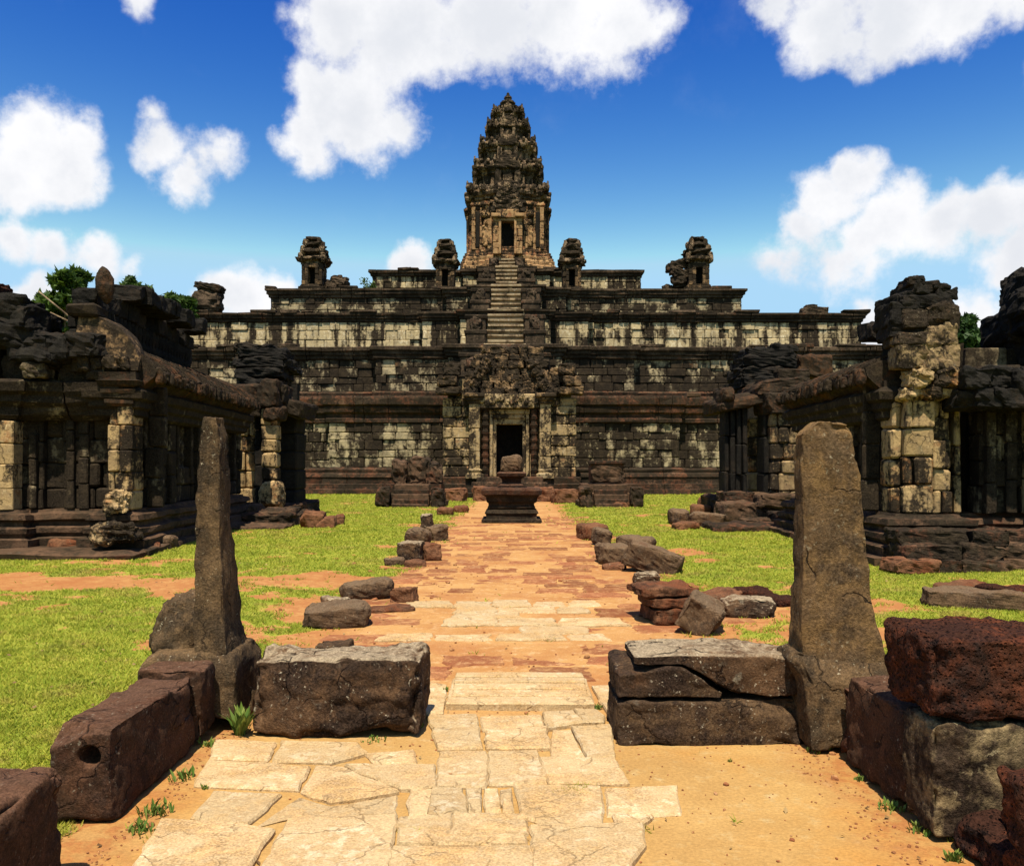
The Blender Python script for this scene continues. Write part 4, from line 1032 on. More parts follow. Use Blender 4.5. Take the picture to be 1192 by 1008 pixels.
def eave_roof(L, o, v0, v1, z, rng, u_in=1.5, rise=0.75, over=0.42, seed=0, clip=None):
    out = [(-over, z - 0.02), (-over - .02, z + .1)]
    for k in range(1, 8):
        a_ = k / 7 * math.pi / 2; out.append((-over + (u_in + over) * (1 - math.cos(a_)) * 0.55 + (u_in + over) * 0.45 * math.sin(a_), z + .1 + rise * math.sin(a_) ** 0.8))
    out += [(u_in, z + 0.2), (0.35, z - 0.2), (-0.12, z - 0.22), (-0.25, z - 0.1)]
    mb = MB(); L.extr(mb, out, v0, v1, int((v1 - v0) * 5), 0.05, seed)
    v = v0
    while v < v1 - 0.1:                  # worn end tiles along the eave
        w = rng.uniform(0.13, 0.19)
        if rng.random() < 0.85: L.rock(mb, -over - 0.03 + rng.uniform(-.02, .03), v + w / 2, z + 0.02 - rng.uniform(0, .05), 0.07, w * 0.42, rng.uniform(0.09, 0.15), rng.randint(1, 999), 6, 3, 0.03, freq=5, cuts=1)
        v += w
    zz = z - 0.22              # ribs of the stone tiles up the slope
    v = v0 + 0.1
    while v < v1 - 0.1:
        pts = out[1:8]
        for i in range(len(pts) - 1):
            (ua, za), (ub, zb_) = pts[i], pts[i + 1]
            L.rock(mb, (ua + ub) / 2, v, (za + zb_) / 2 + 0.02, 0.14, 0.028, 0.035, rng.randint(1, 99), 4, 3, 0.02, cuts=0, roll=-math.atan2(zb_ - za, ub - ua))
        v += rng.uniform(0.22, 0.27)
    rf = mb.build('eave_roof', 'roof', o)
    mb = MB()
    mould(mb, L.rect(0.0, 0.6, v0, v1), [(-0.02, z - 0.75), (0.06, z - 0.7), (0.06, z - 0.6), (0.12, z - 0.55), (0.12, z - 0.45), (0.2, z - 0.4), (0.22, z - 0.28), (0.1, z - 0.2), (0.1, z - 0.1)], 0.3, 0.03, 2.5, seed + 4)
    mb.build('eave_moulding', 'hall', rf)
    return rf
def corbels(L, mb, v0, v1, z0, z1, u0, u1, seed, slope=0.55, h=0.26, drop=0.05):
    """ragged remains of a corbelled vault leaning over towards the path"""
    rng = random.Random(seed); n = max(2, int((z1 - z0) / h))
    for i in range(n):
        z = z0 + (z1 - z0) * (i + 0.5) / n; a = i / (n - 1); uu = u0 - slope * a
        va, vb = v0 + rng.uniform(-.05, .25) * a * 2, v1 - rng.uniform(-.1, .45) * a * 2; v = va
        while v < vb:
            w = rng.uniform(0.28, 0.6)
            if rng.random() > drop * (1 + 3 * a):
                L.rock(mb, (uu + u1) / 2 + rng.uniform(-.06, .06), v + w / 2, z, (u1 - uu) / 2, w / 2 * 1.04, (z1 - z0) / n / 2 * 1.06, rng.randint(1, 9999), 9, 12, 0.035, yaw=rng.uniform(-.06, .06), cuts=2)
            v += w

# ---- left hall
L = Loc(-1); rng = random.Random(31)
hl = thing('stone_hall', 'long roofless stone hall with sloping eave and pointed gable stone, left of the path', 'temple hall', (-6.62, 15.0, 0), R(4), 'long halls beside the court')
mb = MB()
mould(mb, L.poly([(0, 0), (0.55, 0), (0.55, 0.35), (1.9, 0.35), (1.9, 0), (5.5, 0), (5.5, 8), (0, 8)]), PLINTH, 0.35, 0.05, 2, 1)
mould(mb, L.rect(-0.35, 5.5, -1.0, 0.3), [(0.0, -.05), (0.05, 0.12), (-0.12, 0.16), (-.2, .17)], 0.3, 0.08, 1.2, 8)
mb.build('plinth', 'redmould', hl)
pier(L, hl, -0.02, 0.40, -0.05, 0.5, 0.8, 2.62, 3.2, rng, 'hall_pale', jit=0.012)
mb = MB(); L.rock(mb, 0.15, -0.2, 0.95, 0.2, 0.18, 0.24, 5, 18, 3, 0.1, cuts=5); mb.build('broken_pier_foot', 'hall_pale', hl)
mb = MB(); L.rock(mb, 0.1, -0.5, 0.45, 0.36, 0.26, 0.16, 6, 18, 5, 0.1, cuts=4); mb.build('pier_plinth_stone', 'pier', hl)
long_wall(L, hl, 0.45, 8.0, 0.8, 3.0, rng)
eave_roof(L, hl, 0.1, 8.2, 3.15, rng, 1.3, 0.65, 0.36, 3)
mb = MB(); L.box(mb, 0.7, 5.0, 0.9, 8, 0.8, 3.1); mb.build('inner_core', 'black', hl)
mb = MB()
L.wall(mb, (0.4, 0.36), (1.22, 0.36), 0.8, 3.2, rng, course=0.38, blen=0.5, thick=0.4, jit=0.012)
L.wall(mb, (1.22, 0.34), (1.75, 0.34), 0.8, 3.2, rng, course=0.38, blen=0.6, thick=0.4, jit=0.012, holes=[(0.1, 0.43, 0.8, 2.5)])
L.wall(mb, (1.75, 0.34), (2.7, 0.34), 0.8, 3.2, rng, course=0.38, blen=0.5, thick=0.4, jit=0.012)
L.wall(mb, (2.7, 0.3), (5.2, 0.3), 0.8, 3.2, rng, course=0.38, blen=0.7, thick=0.4, jit=0.012)
fw = mb.build('facade', 'hall', hl)
mb = MB(); L.wall(mb, (1.3, 0.48), (1.68, 0.48), 0.8, 2.55, rng, course=0.44, blen=0.6, thick=0.3, jit=0.01); mb.build('false_door', 'hall', fw)
for (a, b_, v, m_) in ((0.86, 1.04, 0.30, 'hall'), (1.10, 1.24, 0.27, 'hall'), (1.74, 1.88, 0.27, 'hall'), (1.98, 2.22, -0.04, 'hall_pale'), (2.34, 2.74, -0.10, 'hall_pale')):
    mb = MB(); L.wall(mb, (a, v), (b_, v), 0.8, 3.0 if v > 0 else 2.35, rng, course=0.42, blen=0.6, thick=0.35, jit=0.008, bev=0.018); mb.build('wall_pilaster', m_, fw)
mb = MB()
mould(mb, L.poly([(0.42, 0.12), (1.95, 0.12), (1.95, 0.02), (5.2, 0.02), (5.2, 0.9), (0.42, 0.9)]), [(-0.05, 2.35), (0.05, 2.45), (0.05, 2.6), (0.16, 2.68), (0.16, 2.8), (0.24, 2.88), (0.26, 3.02), (0.1, 3.06), (-.1, 3.08)], 0.55, 0.09, 2.6, 9, joint=(0.02, 0.08, 0.05))
u = 0.4
while u < 3.4:                          # broken eave stones, some slipped or gone
    w = rng.uniform(0.28, 0.62); pr_ = rng.uniform(0.05, 0.42); hz = rng.uniform(0.14, 0.24)
    if rng.random() < 0.9: L.rock(mb, u + w / 2, 0.12 - pr_ + 0.45, 3.06 + hz * rng.uniform(.7, 1), w / 2, 0.45, hz, rng.randint(1, 9999), 12, 7, 0.05, cuts=3, yaw=rng.uniform(-.12, .12), roll=rng.uniform(-.1, .1))
    u += w + rng.uniform(-.02, .04)
mb.build('cornice', 'hall', fw)
mb = MB()
for k in range(38):
    u = rng.uniform(0.75, 3.3); L.rock(mb, u, rng.uniform(0.05, 0.6), 3.45 + rng.random() * (0.2 if u < 1.75 else 0.85), rng.uniform(.25, .5), 0.4, rng.uniform(.14, .24), k + 60, 9, 5, 0.08, yaw=rng.uniform(-.3, .3))
L.rock(mb, 2.55, 0.4, 3.95, 0.55, 0.6, 0.35, 44, 14, 4, 0.12)
L.box(mb, 1.25, 5.0, 0.45, 2.0, 3.3, 3.85)
mb.build('broken_roof', 'black', fw)
mb = MB(); L.rock(mb, 2.5, 0.1, 4.55, 0.36, 0.35, 0.2, 45, 16, 5, 0.07); L.rock(mb, 3.0, 0.1, 4.62, 0.5, 0.35, 0.22, 46, 16, 5, 0.07)
mb.build('red_crest_stone', 'laterite', fw)
# gable quarter arch, crest and leaning clerestory
arch = [(-0.1, 3.2), (-0.12, 3.42)] + [(-0.08 + 0.98 * (1 - math.cos(a_ / 8 * math.pi / 2)), 3.42 + 0.78 * math.sin(a_ / 8 * math.pi / 2)) for a_ in range(1, 9)] + [(1.0, 3.2)]
mb = MB(); L.extr(mb, arch, -0.02, 0.4, 4, 0.06, 12)
for k in range(4): L.rock(mb, 0.12 + 0.22 * k, -0.08, 3.35, 0.13, 0.1, 0.14, k + 12, 9, 4, 0.07)
L.block(mb, 0.55, 1.1, -0.1, 0.4, 4.18, 4.36, rng, 0.06, 0.03)
gb = mb.build('gable', 'portal_dark', hl)
mb = MB(); L.rock(mb, 0.52, 0.15, 4.72, 0.15, 0.14, 0.34, 77, 14, 1.7, 0.04, cuts=1, roll=0.12); mb.build('pointed_crest', 'roof', gb)
mb = MB(); L.wall(mb, (0.75, 6.0), (0.75, 0.3), 3.7, 4.4, rng, course=0.35, blen=0.5, thick=0.5, jit=0.03)
for k in range(26): lathe(mb, [(0.06, 3.8), (0.08, 3.95), (0.05, 4.05), (0.08, 4.2), (0.06, 4.35)], (-(0.7), 0.5 + k * 0.2), 6, 0.01, k)
cw = mb.build('clerestory', 'black', hl)  # black tone holds the shade under the leaning vault above
mb = MB(); corbels(L, mb, 0.15, 5.7, 4.35, 5.0, 0.62, 1.05, 5, 0.4); mb.build('corbelled_vault', 'black', cw)

# ---- right hall
L = Loc(1); rng = random.Random(41)
hr = thing('stone_hall', 'stone hall with a tall pale block pier under a broken stack, right of the path', 'temple hall', (6.12, 13.7, 0), R(-3.4), 'long halls beside the court')
mb = MB()
mould(mb, L.poly([(0, 0), (1.0, 0), (1.0, 0.5), (4.6, 0.5), (4.6, 6.2), (0, 6.2)]), [(o_ * 1.15, z) for o_, z in PLINTH], 0.35, 0.06, 2, 11)
for row in range(3):
    u = -0.3
    while u < 3.6:
        w = rng.uniform(0.5, 1.1); L.rock(mb, u + w / 2, -0.62 - 0.22 * (2 - row) + rng.uniform(-.06, .06) + (0.25 if u > 1.1 else 0), 0.1 + 0.2 * row, w / 2, 0.32, 0.12, rng.randint(1, 9999), 14, 12, 0.04, cuts=2, yaw=rng.uniform(-.05, .05)); u += w + .02
mb.build('plinth', 'redmould', hr)
mb = MB()
L.wall(mb, (0.16, 0.0), (0.62, 0.0), 0.8, 2.62, rng, course=0.42, blen=0.38, thick=0.5, jit=0.03, bev=0.028, cj=0.02)
L.wall(mb, (0.62, 0.1), (0.92, 0.1), 0.8, 2.7, rng, course=0.38, blen=0.4, thick=0.5, jit=0.03, bev=0.028, cj=0.02)
L.wall(mb, (0.0, 0.14), (0.17, 0.14), 0.8, 2.6, rng, course=0.4, blen=0.3, thick=0.5, jit=0.02, bev=0.04)
for k in range(3): L.rock(mb, 0.25 + 0.27 * k, 0.05, 2.72, 0.17, 0.22, 0.10, k + 300, 10, 4, 0.08)
for k in range(2): L.rock(mb, 0.36 + 0.36 * k, -0.02, 2.95, 0.21, 0.25, 0.15, k + 310, 12, 3.5, 0.09)
pr = mb.build('pier', 'hall_pale', hr)
mb = MB()
for (u, z, hu, hz) in ((0.26, 3.3, 0.26, 0.19), (0.64, 3.26, 0.2, 0.2), (0.2, 3.58, 0.24, 0.1), (0.6, 3.62, 0.19, 0.17), (0.8, 3.66, 0.12, 0.2), (0.28, 3.9, 0.2, 0.16), (0.62, 3.93, 0.17, 0.22), (0.84, 3.9, 0.1, 0.2), (0.82, 3.3, 0.14, 0.2)):
    L.rock(mb, u, 0.12, z, hu * 1.04, 0.3, hz * 1.06, int(u * 100 + z * 50), 14, 7, 0.035, cuts=3)
mb.build('upper_blocks', 'pier', pr)
mb = MB()
for (u, z, hu, hz) in ((0.22, 3.78, 0.28, 0.18), (0.16, 4.0, 0.24, 0.18), (0.4, 4.2, 0.34, 0.14), (0.72, 4.14, 0.2, 0.1), (0.74, 4.3, 0.18, 0.09), (0.2, 4.22, 0.22, 0.13), (0.42, 4.4, 0.22, 0.11), (0.36, 4.52, 0.14, 0.08), (0.68, 4.42, 0.16, 0.05)):
    L.rock(mb, u, 0.35, z, hu, 0.42, hz * 1.1, int(u * 100 + z * 70) + 11, 13, 7, 0.045, cuts=3, yaw=rng.uniform(-.2, .2))
corbels(L, mb, 0.5, 2.0, 3.55, 4.2, 0.6, 1.0, 8, 0.35)
mb.build('broken_crown', 'black', pr)
long_wall(L, hr, 0.5, 6.0, 0.8, 3.0, rng, 0.16)
eave_roof(L, hr, 0.3, 5.9, 3.05, rng, 1.2, 0.4, 0.34, 13)
mb = MB(); L.box(mb, 0.8, 4.4, 1.0, 6, 0.8, 3.1); mb.build('inner_core', 'black', hr)
mb = MB()
L.wall(mb, (0.92, 0.55), (1.2, 0.55), 0.8, 3.3, rng, course=0.4, blen=0.4, thick=0.4, jit=0.02)
L.wall(mb, (1.45, 0.32), (4.4, 0.32), 0.8, 3.2, rng, course=0.4, blen=0.5, thick=0.4, jit=0.03)
L.box(mb, 1.15, 1.55, 1.0, 1.1, 0.8, 3.0)
fw = mb.build('facade', 'hall', hr)
mb = MB(); L.wall(mb, (1.05, 0.3), (1.16, 0.3), 0.8, 2.5, rng, course=0.5, blen=0.4, thick=0.3, jit=0.01); mb.build('door_jamb', 'hall_pale', fw)
for (a, b_, v, m_) in ((1.5, 1.66, 0.16, 'hall'), (1.84, 2.02, 0.22, 'hall'), (2.12, 2.42, -0.02, 'hall_pale'), (2.7, 3.0, 0.1, 'hall')):
    mb = MB(); L.wall(mb, (a, v), (b_, v), 0.8, 2.5, rng, course=0.6, blen=0.6, thick=0.4, jit=0.008, bev=0.018); mb.build('wall_pilaster', m_, fw)
mb = MB()
for k in range(12): L.rock(mb, 1.1 + 0.2 * (k % 6) + rng.uniform(-.08, .08), 0.05 + rng.uniform(-.15, .2), 2.62 + 0.3 * (k // 6), 0.24, 0.4, 0.17, k + 800, 10, 6, 0.07)
mb.build('door_canopy', 'black', fw)
mb = MB(); L.wall(mb, (0.98, 1.25), (4.4, 1.25), 0.8, 3.6, rng, course=0.4, blen=0.6, thick=0.5, jit=0.04, top=lambda t: 3.25 + 0.3 * (t > 0.5) + 0.25 * (t > 1.2)); mb.build('rear_wall', 'hall', fw)
mb = MB()
for k in range(34):
    z = 3.1 + 1.75 * (k / 33); u = 2.6 + rng.uniform(0, 1.6) + 0.2 * max(0, z - 4.2)
    L.rock(mb, u, 1.2 + rng.uniform(-.4, .5), z, rng.uniform(.3, .55), 0.5, rng.uniform(.18, .3), k + 700, 10, 4.5, 0.1, yaw=rng.uniform(-.3, .3))
L.rock(mb, 2.85, 1.2, 4.5, 0.42, 0.6, 0.48, 760, 18, 2.8, 0.11); L.rock(mb, 3.5, 1.2, 4.3, 0.7, 0.6, 0.5, 761, 18, 2.8, 0.11)
L.rock(mb, 3.45, 1.4, 3.9, 0.95, 0.6, 0.85, 762, 20, 5, 0.1)
mb.build('ruined_tower', 'black', hr)

# ---- far porches, laid out by row and column at their distance
def pxb(mb, x0, x1, y0, y1, D, dep, seed, q=7, rough=0.05, res=12, roll=0.0, cuts=2):
    a, b_ = wx(x0, D), wx(x1, D); zt, zb_ = wz(y0, D), max(-0.05, wz(y1, D))
    V, Fc = rock(((a + b_) / 2, D + dep / 2, (zt + zb_) / 2), ((b_ - a) / 2, dep / 2, (zt - zb_) / 2), seed, res, q, rough, 2.5, cuts, roll=roll); mb.add(V, Fc)
def pxw(mb, x0, x1, y0, y1, D, rng, **k):
    kw = dict(course=0.42, blen=0.55, thick=0.5, jit=0.03, bev=0.04, cj=0.02); kw.update(k)
    wall(mb, (wx(x0, D), D), (wx(x1, D), D), max(0, wz(y1, D)), wz(y0, D), rng, **kw)
def porch(lab, mirror, parts):
    o = thing('ruined_porch', lab, 'porch', (0, 0, 0), 0, 'ruined porches in front of the pyramid')
    for (name, mat, fn) in parts:
        mb = MB(); fn(mb); ob = mb.build(name, mat, o)
    kids = [c for c in COL.objects if c.parent == o]
    c = np.mean([[v.co.x, v.co.y] for k in kids for v in list(k.data.vertices)[::50]], 0)
    for k in kids:
        k.data.transform(Matrix.Translation((-c[0], -c[1], 0)))
    o.location = (c[0], c[1], 0)
    return o
r1 = random.Random(51)
def f_(fn): return fn
def lp_base(mb):
    pxb(mb, 262, 348, 586, 606, 25.0, 3.0, 1, rough=0.08, res=18); pxb(mb, 266, 342, 598, 622, 21.5, 2.4, 2, rough=0.07, res=18); pxb(mb, 300, 342, 592, 612, 21.9, 1.0, 3); pxb(mb, 268, 300, 588, 606, 22.6, 0.8, 4)
    pxb(mb, 258, 330, 612, 626, 20.2, 1.2, 5, rough=0.06)
def lp_pier(mb):
    pxw(mb, 304, 322, 476, 590, 24.0, r1, course=0.4, blen=0.5)
    pxb(mb, 300, 326, 560, 592, 23.7, 0.7, 8, 4)
def lp_wall(mb): pxw(mb, 270, 297, 488, 590, 26.2, r1, course=0.5)
def lp_col(mb):
    pxw(mb, 296, 307, 478, 592, 24.3, r1, course=0.6, blen=0.6, thick=0.6)
def lp_col2(mb): pxw(mb, 322, 345, 480, 590, 25.6, r1, course=0.6, blen=0.8, thick=1.2)
def lp_in(mb): boxp(mb, wx(262, 28.0), wx(346, 28.0), 28.0, 28.3, 0.3, 4.2)  # black sheet behind the left porch, dark of its openings put into colour
def lp_ent(mb):
    pxb(mb, 262, 306, 446, 474, 24.0, 2.2, 11); pxb(mb, 298, 322, 440, 474, 23.8, 1.4, 12, 5); pxb(mb, 316, 332, 448, 470, 24.3, 1.0, 13, 5); pxb(mb, 318, 352, 464, 484, 24.6, 2.0, 14, 6, roll=0.22); pxb(mb, 304, 326, 472, 490, 23.8, 1.0, 15, 4)
    pxb(mb, 264, 304, 470, 486, 23.9, 1.8, 16, 6)
def lp_top(mb):
    for k, (a, b_, c, d) in enumerate(((272, 322, 438, 452), (270, 328, 426, 440), (270, 334, 414, 428), (274, 330, 404, 416), (270, 312, 399, 408), (318, 336, 418, 430))): pxb(mb, a, b_, c, d, 25.0 + 0.1 * k, 1.7, 20 + k, 5, 0.1)
porch('small ruined porch with black doorway and overhanging broken vault, left of the pyramid front', 1, [('base', 'redmould', lp_base), ('pier', 'hall_pale', lp_pier), ('wall', 'hall_pale', lp_wall), ('column', 'black', lp_col), ('column', 'black', lp_col2), ('dark_backing', 'black', lp_in), ('entablature', 'roof', lp_ent), ('broken_vault', 'black', lp_top)])
def rp_base(mb):
    pxb(mb, 838, 935, 578, 604, 25.0, 3.0, 31, rough=0.08, res=18); pxb(mb, 842, 884, 585, 612, 22.2, 1.2, 32); pxb(mb, 884, 940, 575, 592, 22.6, 1.6, 33); pxb(mb, 868, 915, 604, 616, 21.6, 0.9, 34); pxb(mb, 912, 945, 598, 622, 20.6, 1.4, 35)
    pxb(mb, 832, 940, 612, 630, 20.0, 1.6, 36, rough=0.06, res=16); pxb(mb, 843, 880, 572, 586, 23.2, 1.0, 37)
def rp_pier(mb):
    pxw(mb, 897, 932, 480, 590, 23.2, r1, course=0.42, blen=0.5)
def rp_wall(mb): pxw(mb, 871, 894, 486, 590, 25.4, r1, course=0.5)
def rp_col(mb):
    for k in range(4): pxw(mb, 844 + 7 * k, 849.5 + 7 * k, 474, 586, 23.8 - 0.08 * k, r1, course=0.8, blen=0.6, thick=0.7)
def rp_col2(mb): pxw(mb, 889, 897.5, 470, 588, 23.4, r1, course=0.8, blen=0.6, thick=0.7)
def rp_in(mb): boxp(mb, wx(845, 28.0), wx(960, 28.0), 28.0, 28.3, 0.3, 4.2)  # black sheet behind the right porch, dark of its openings put into colour
def rp_ent(mb):
    pxb(mb, 838, 905, 455, 474, 23.4, 2.4, 41, 6, roll=-0.2); pxb(mb, 880, 938, 440, 458, 23.3, 2.2, 42, 6, roll=-0.12); pxb(mb, 893, 936, 455, 482, 23.0, 1.4, 43, 6)
    pxb(mb, 905, 945, 428, 446, 24.4, 1.4, 44, 6); pxb(mb, 930, 972, 412, 440, 26.0, 1.4, 45, 6); pxb(mb, 842, 858, 448, 470, 23.3, 1.6, 46, 3)
def rp_top(mb):
    for k, (a, b_, c, d) in enumerate(((862, 922, 438, 452), (860, 926, 426, 440), (862, 930, 414, 428), (868, 928, 405, 416), (896, 932, 400, 410))): pxb(mb, a, b_, c, d, 24.6 + 0.1 * k, 1.7, 50 + k, 5, 0.1)
porch('small ruined porch with fluted dark column and sloping roof slab, right of the pyramid front', 1, [('base', 'redmould', rp_base), ('pier', 'pier', rp_pier), ('wall', 'pier', rp_wall), ('column', 'black', rp_col), ('column', 'black', rp_col2), ('dark_backing', 'black', rp_in), ('entablature', 'roof', rp_ent), ('broken_vault', 'black', rp_top)])

# pale poles leaning on the left hall roof
for (a, b_, lab) in (((38, 337), (97, 380), 'long thin pale pole slanting across broken roof before the tree'), ((52, 362), (92, 379), 'short lower pale pole slanting on the broken roof'),):
    D = 15.6; mb = MB()
    A = Vector((wx(a[0], D), D + 0.2, wz(a[1], D))); B = Vector((wx(b_[0], D), D - 0.1, wz(b_[1], D)))
    d = (B - A); q = d.normalized()
    s1 = q.orthogonal().normalized(); s2 = q.cross(s1); V = []
    for i in range(5):
        for k in range(6):
            a_ = k * math.pi / 3; c = A + d * i / 4 + Vector((0, 0, fnoise((i, k * 0, 0), 1.1, 3, 2) * 0.01)); V.append(tuple(c + (s1 * math.cos(a_) + s2 * math.sin(a_)) * 0.016))
    mb.add(V, [(i * 6 + k, i * 6 + (k + 1) % 6, i * 6 + 6 + (k + 1) % 6, i * 6 + 6 + k) for i in range(4) for k in range(6)] + [tuple(range(6)), tuple(range(24, 30))])
    tag(mb.build('pole', 'step'), lab, 'pole')

# ------------------------------------------------------------------ standing stones
def lerp_tab(tab, z):
    if z <= tab[0][0]: return tab[0][1:]
    for a, b_ in zip(tab, tab[1:]):
        if z <= b_[0]:
            f = (z - a[0]) / (b_[0] - a[0]); return [x + (y - x) * f for x, y in zip(a[1:], b_[1:])]
    return tab[-1][1:]
def slabby(tab, zt, topcut=None, zb=0.0):
    """tab rows: z, x0, x1, y0, y1"""
    def sh(p):
        z = zb + (p[2] * 0.5 + 0.5) * (zt - zb); x0, x1, y0, y1 = lerp_tab(tab, z)
        x = x0 + (p[0] * 0.5 + 0.5) * (x1 - x0); y = y0 + (p[1] * 0.5 + 0.5) * (y1 - y0)
        if topcut: z = min(z, topcut(x, y))
        return (x, y, z)
    return sh
so_ = thing('standing_stone', 'tall narrow mottled standing stone with pale flecks, left of the path', 'standing stone', (-1.82, 5.3, 0), 0, 'standing stones flanking the path')
T = [(0.3, -.12, .12, -.12, .32), (0.75, -.11, .075, -.1, .26), (1.25, -.095, .06, -.1, .10), (1.75, -.075, .055, -.1, .06), (1.9, -.055, .035, -.1, .04)]
mb = MB(); V, Fc = rock((0, 0, 0), (1, 1, 1), 7, 44, 12, 0.012, 3.5, 2, shape=slabby(T, 1.885, None, 0.3), fine=0.6, cutd=(1.0, 1.1), chip=1.6); mb.add(V, Fc); mb.build('shaft', 'stele', so_, True)
mb = MB(); V, Fc = rock((0, 0, 0), (1, 1, 1), 8, 40, 13, 0.018, 3, 2, shape=slabby([(0, -.46, .17, -.16, .46), (0.36, -.44, .165, -.15, .44), (0.45, -.4, .14, -.12, .4)], 0.46)); mb.add(V, Fc)
V, Fc = rock((-0.27, 0.24, 0.54), (0.19, 0.2, 0.24), 9, 22, 3, 0.06, 3, 3, roll=0.25); mb.add(V, Fc); mb.build('base', 'stele', so_, True)
so_ = thing('standing_stone', 'broad smooth ochre standing stone with slanted top, right of the path', 'standing stone', (1.86, 4.9, 0), 0, 'standing stones flanking the path')
T = [(0.4, -.235, .27, -.06, .22), (0.58, -.225, .24, -.05, .2), (0.9, -.205, .185, -.03, .17), (1.4, -.20, .14, -.02, .15), (1.84, -.215, .075, -.02, .13)]
mb = MB(); V, Fc = rock((0, 0, 0), (1, 1, 1), 17, 52, 16, 0.011, 3.2, 1, shape=slabby(T, 1.85, lambda x, y: 1.845 - max(0, -0.11 - x) * 0.75 - max(0, x) * .1, 0.4), fine=0.6, cutd=(1.0, 1.1), chip=1.6); mb.add(V, Fc); mb.build('shaft', 'stele_pale', so_, True)
mb = MB(); V, Fc = rock((0, 0, 0), (1, 1, 1), 18, 40, 13, 0.018, 3, 2, shape=slabby([(0, -.2, .36, -.13, .4), (0.38, -.22, .33, -.12, .36), (0.48, -.27, .3, -.08, .3), (0.52, -.26, .28, -.06, .26)], 0.53)); mb.add(V, Fc); mb.build('base', 'stele', so_, True)

# ------------------------------------------------------------------ big kerb blocks round the forecourt
def kerb(name, mat, x0, x1, y0, y1, z0, z1, lab, seed, res=54, q=11, rough=0.017, yaw=0, tilt=0, roll=0, cuts=3, shape=None, group=None, cat='stone block', parts=None, cutd=(0.9, 1.06), fine=0.35):
    c = ((x0 + x1) / 2, (y0 + y1) / 2, (z0 + z1) / 2); mb = MB()
    V, Fc = rock(c, ((x1 - x0) / 2, (y1 - y0) / 2, (z1 - z0) / 2), seed, res, q, rough, 2.4, cuts, yaw, tilt, roll, shape, fine, cutd, 2.2); mb.add(V, Fc)
    o = mb.build(name, mat, None, True); tag(o, lab, cat, group); return o
KG = 'blocks edging the forecourt'
# drilled block with a round socket in its front end
def drilled(name, mat, x0, x1, y0, y1, z1, lab, seed):
    c = np.array(((x0 + x1) / 2, (y0 + y1) / 2, z1 / 2)); hx, hy, hz = (x1 - x0) / 2, (y1 - y0) / 2, z1 / 2
    n = 56; V, Fc = rock((0, 0, 0), (hx, hy, hz), seed, n, 9, 0.016, 2.4, 3, cutd=(.92, 1.05))
    hc = (0.035, 0.085); r = 0.042
    for p in V:
        if p[1] < 0:
            d = math.hypot(p[0] - hc[0], p[2] - hc[1])
            if d < r * 1.5: p[1] += 0.10 * sstep(r * 1.25, r * 0.75, d)
        if p[1] > hy * 0.30: p[2] -= 0.02 * sstep(hy * .30, hy * .36, p[1]) * (1 if p[2] > 0 else 0)
    tw = 0.09
    V = np.stack([V[:, 0] - tw * (V[:, 1] + hy) * 0.55 * (V[:, 0] < 0), V[:, 1], V[:, 2]], 1)
    mb = MB(); mb.add(V + c, Fc); o = mb.build(name, mat, None, True); return tag(o, lab, 'stone block', KG)
drilled('kerb_block', 'kerb', -2.06, -1.77, 3.82, 4.86, 0.42, 'long dark kerb block with a drilled round socket in its front end', 3)
kerb('kerb_block', 'kerb', -2.12, -1.76, 4.87, 5.12, 0, 0.43, 'short dark kerb block wedged between drilled block and narrow standing stone', 4, group=KG)
kerb('kerb_block', 'kerb', -2.25, -1.70, 2.3, 3.28, 0, 0.45, 'dark kerb block on the grass side, nearer than the drilled block', 5, group=KG, cuts=2)
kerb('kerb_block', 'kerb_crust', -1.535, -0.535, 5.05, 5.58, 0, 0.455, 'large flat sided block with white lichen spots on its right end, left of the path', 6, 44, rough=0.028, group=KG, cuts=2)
kerb('kerb_stone', 'kerb_grey', -1.34, -1.12, 5.85, 6.12, 0, 0.36, 'small squared pale stone just behind the large flat sided block', 61, 20, group='loose stones along the path')
bo = thing('broken_block', 'long cracked block in two layers with split upper stone, right of the path', 'stone block', (1.15, 5.15, 0), 0, KG)
mb = MB(); V, Fc = rock((0.0, 0.06, 0.1), (0.545, 0.27, 0.135), 21, 36, 10, 0.022, 2.6, 2); mb.add(V, Fc); mb.build('lower_course', 'kerb_grey', bo, True)
def wedge(p):
    x = -0.54 + (p[0] * .5 + .5) * 0.62; y = -0.2 + (p[1] * .5 + .5) * .5
    zt = 0.425 - max(0, (x + 0.16)) * 0.62; return (x, y, 0.243 + (p[2] * .5 + .5) * max(0.012, zt - 0.243))
mb = MB(); V, Fc = rock((0, 0, 0), (1, 1, 1), 22, 30, 9, 0.016, 3, 1, shape=wedge); mb.add(V, Fc); mb.build('split_piece', 'kerb_grey', bo, True)
def upper(p):
    x = -0.44 + (p[0] * .5 + .5) * 0.975; y = -0.19 + (p[1] * .5 + .5) * .5
    zl = 0.445 - max(0, (x + 0.16)) * 0.62; zl = max(0.25, min(0.436, zl)); zt = 0.505 - 0.03 * abs(x) - 0.04 * max(0, -0.25 - x); return (x, y, zl + (p[2] * .5 + .5) * max(0.02, zt - zl))
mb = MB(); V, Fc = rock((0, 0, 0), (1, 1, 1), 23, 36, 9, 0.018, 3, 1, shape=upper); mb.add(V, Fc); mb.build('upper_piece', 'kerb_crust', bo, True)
kerb('kerb_block', 'laterite', 1.78, 2.75, 3.62, 4.12, 0.505, 0.86, 'big pitted red laterite block topmost on the kerb, right edge of the forecourt', 24, 64, 13, 0.017, group=KG, cuts=1, fine=0.9)
kerb('kerb_block', 'kerb_pale', 1.79, 2.55, 3.64, 3.93, 0, 0.50, 'kerb block with a pale worn front face under the pitted laterite block', 25, 48, group=KG, cuts=1)
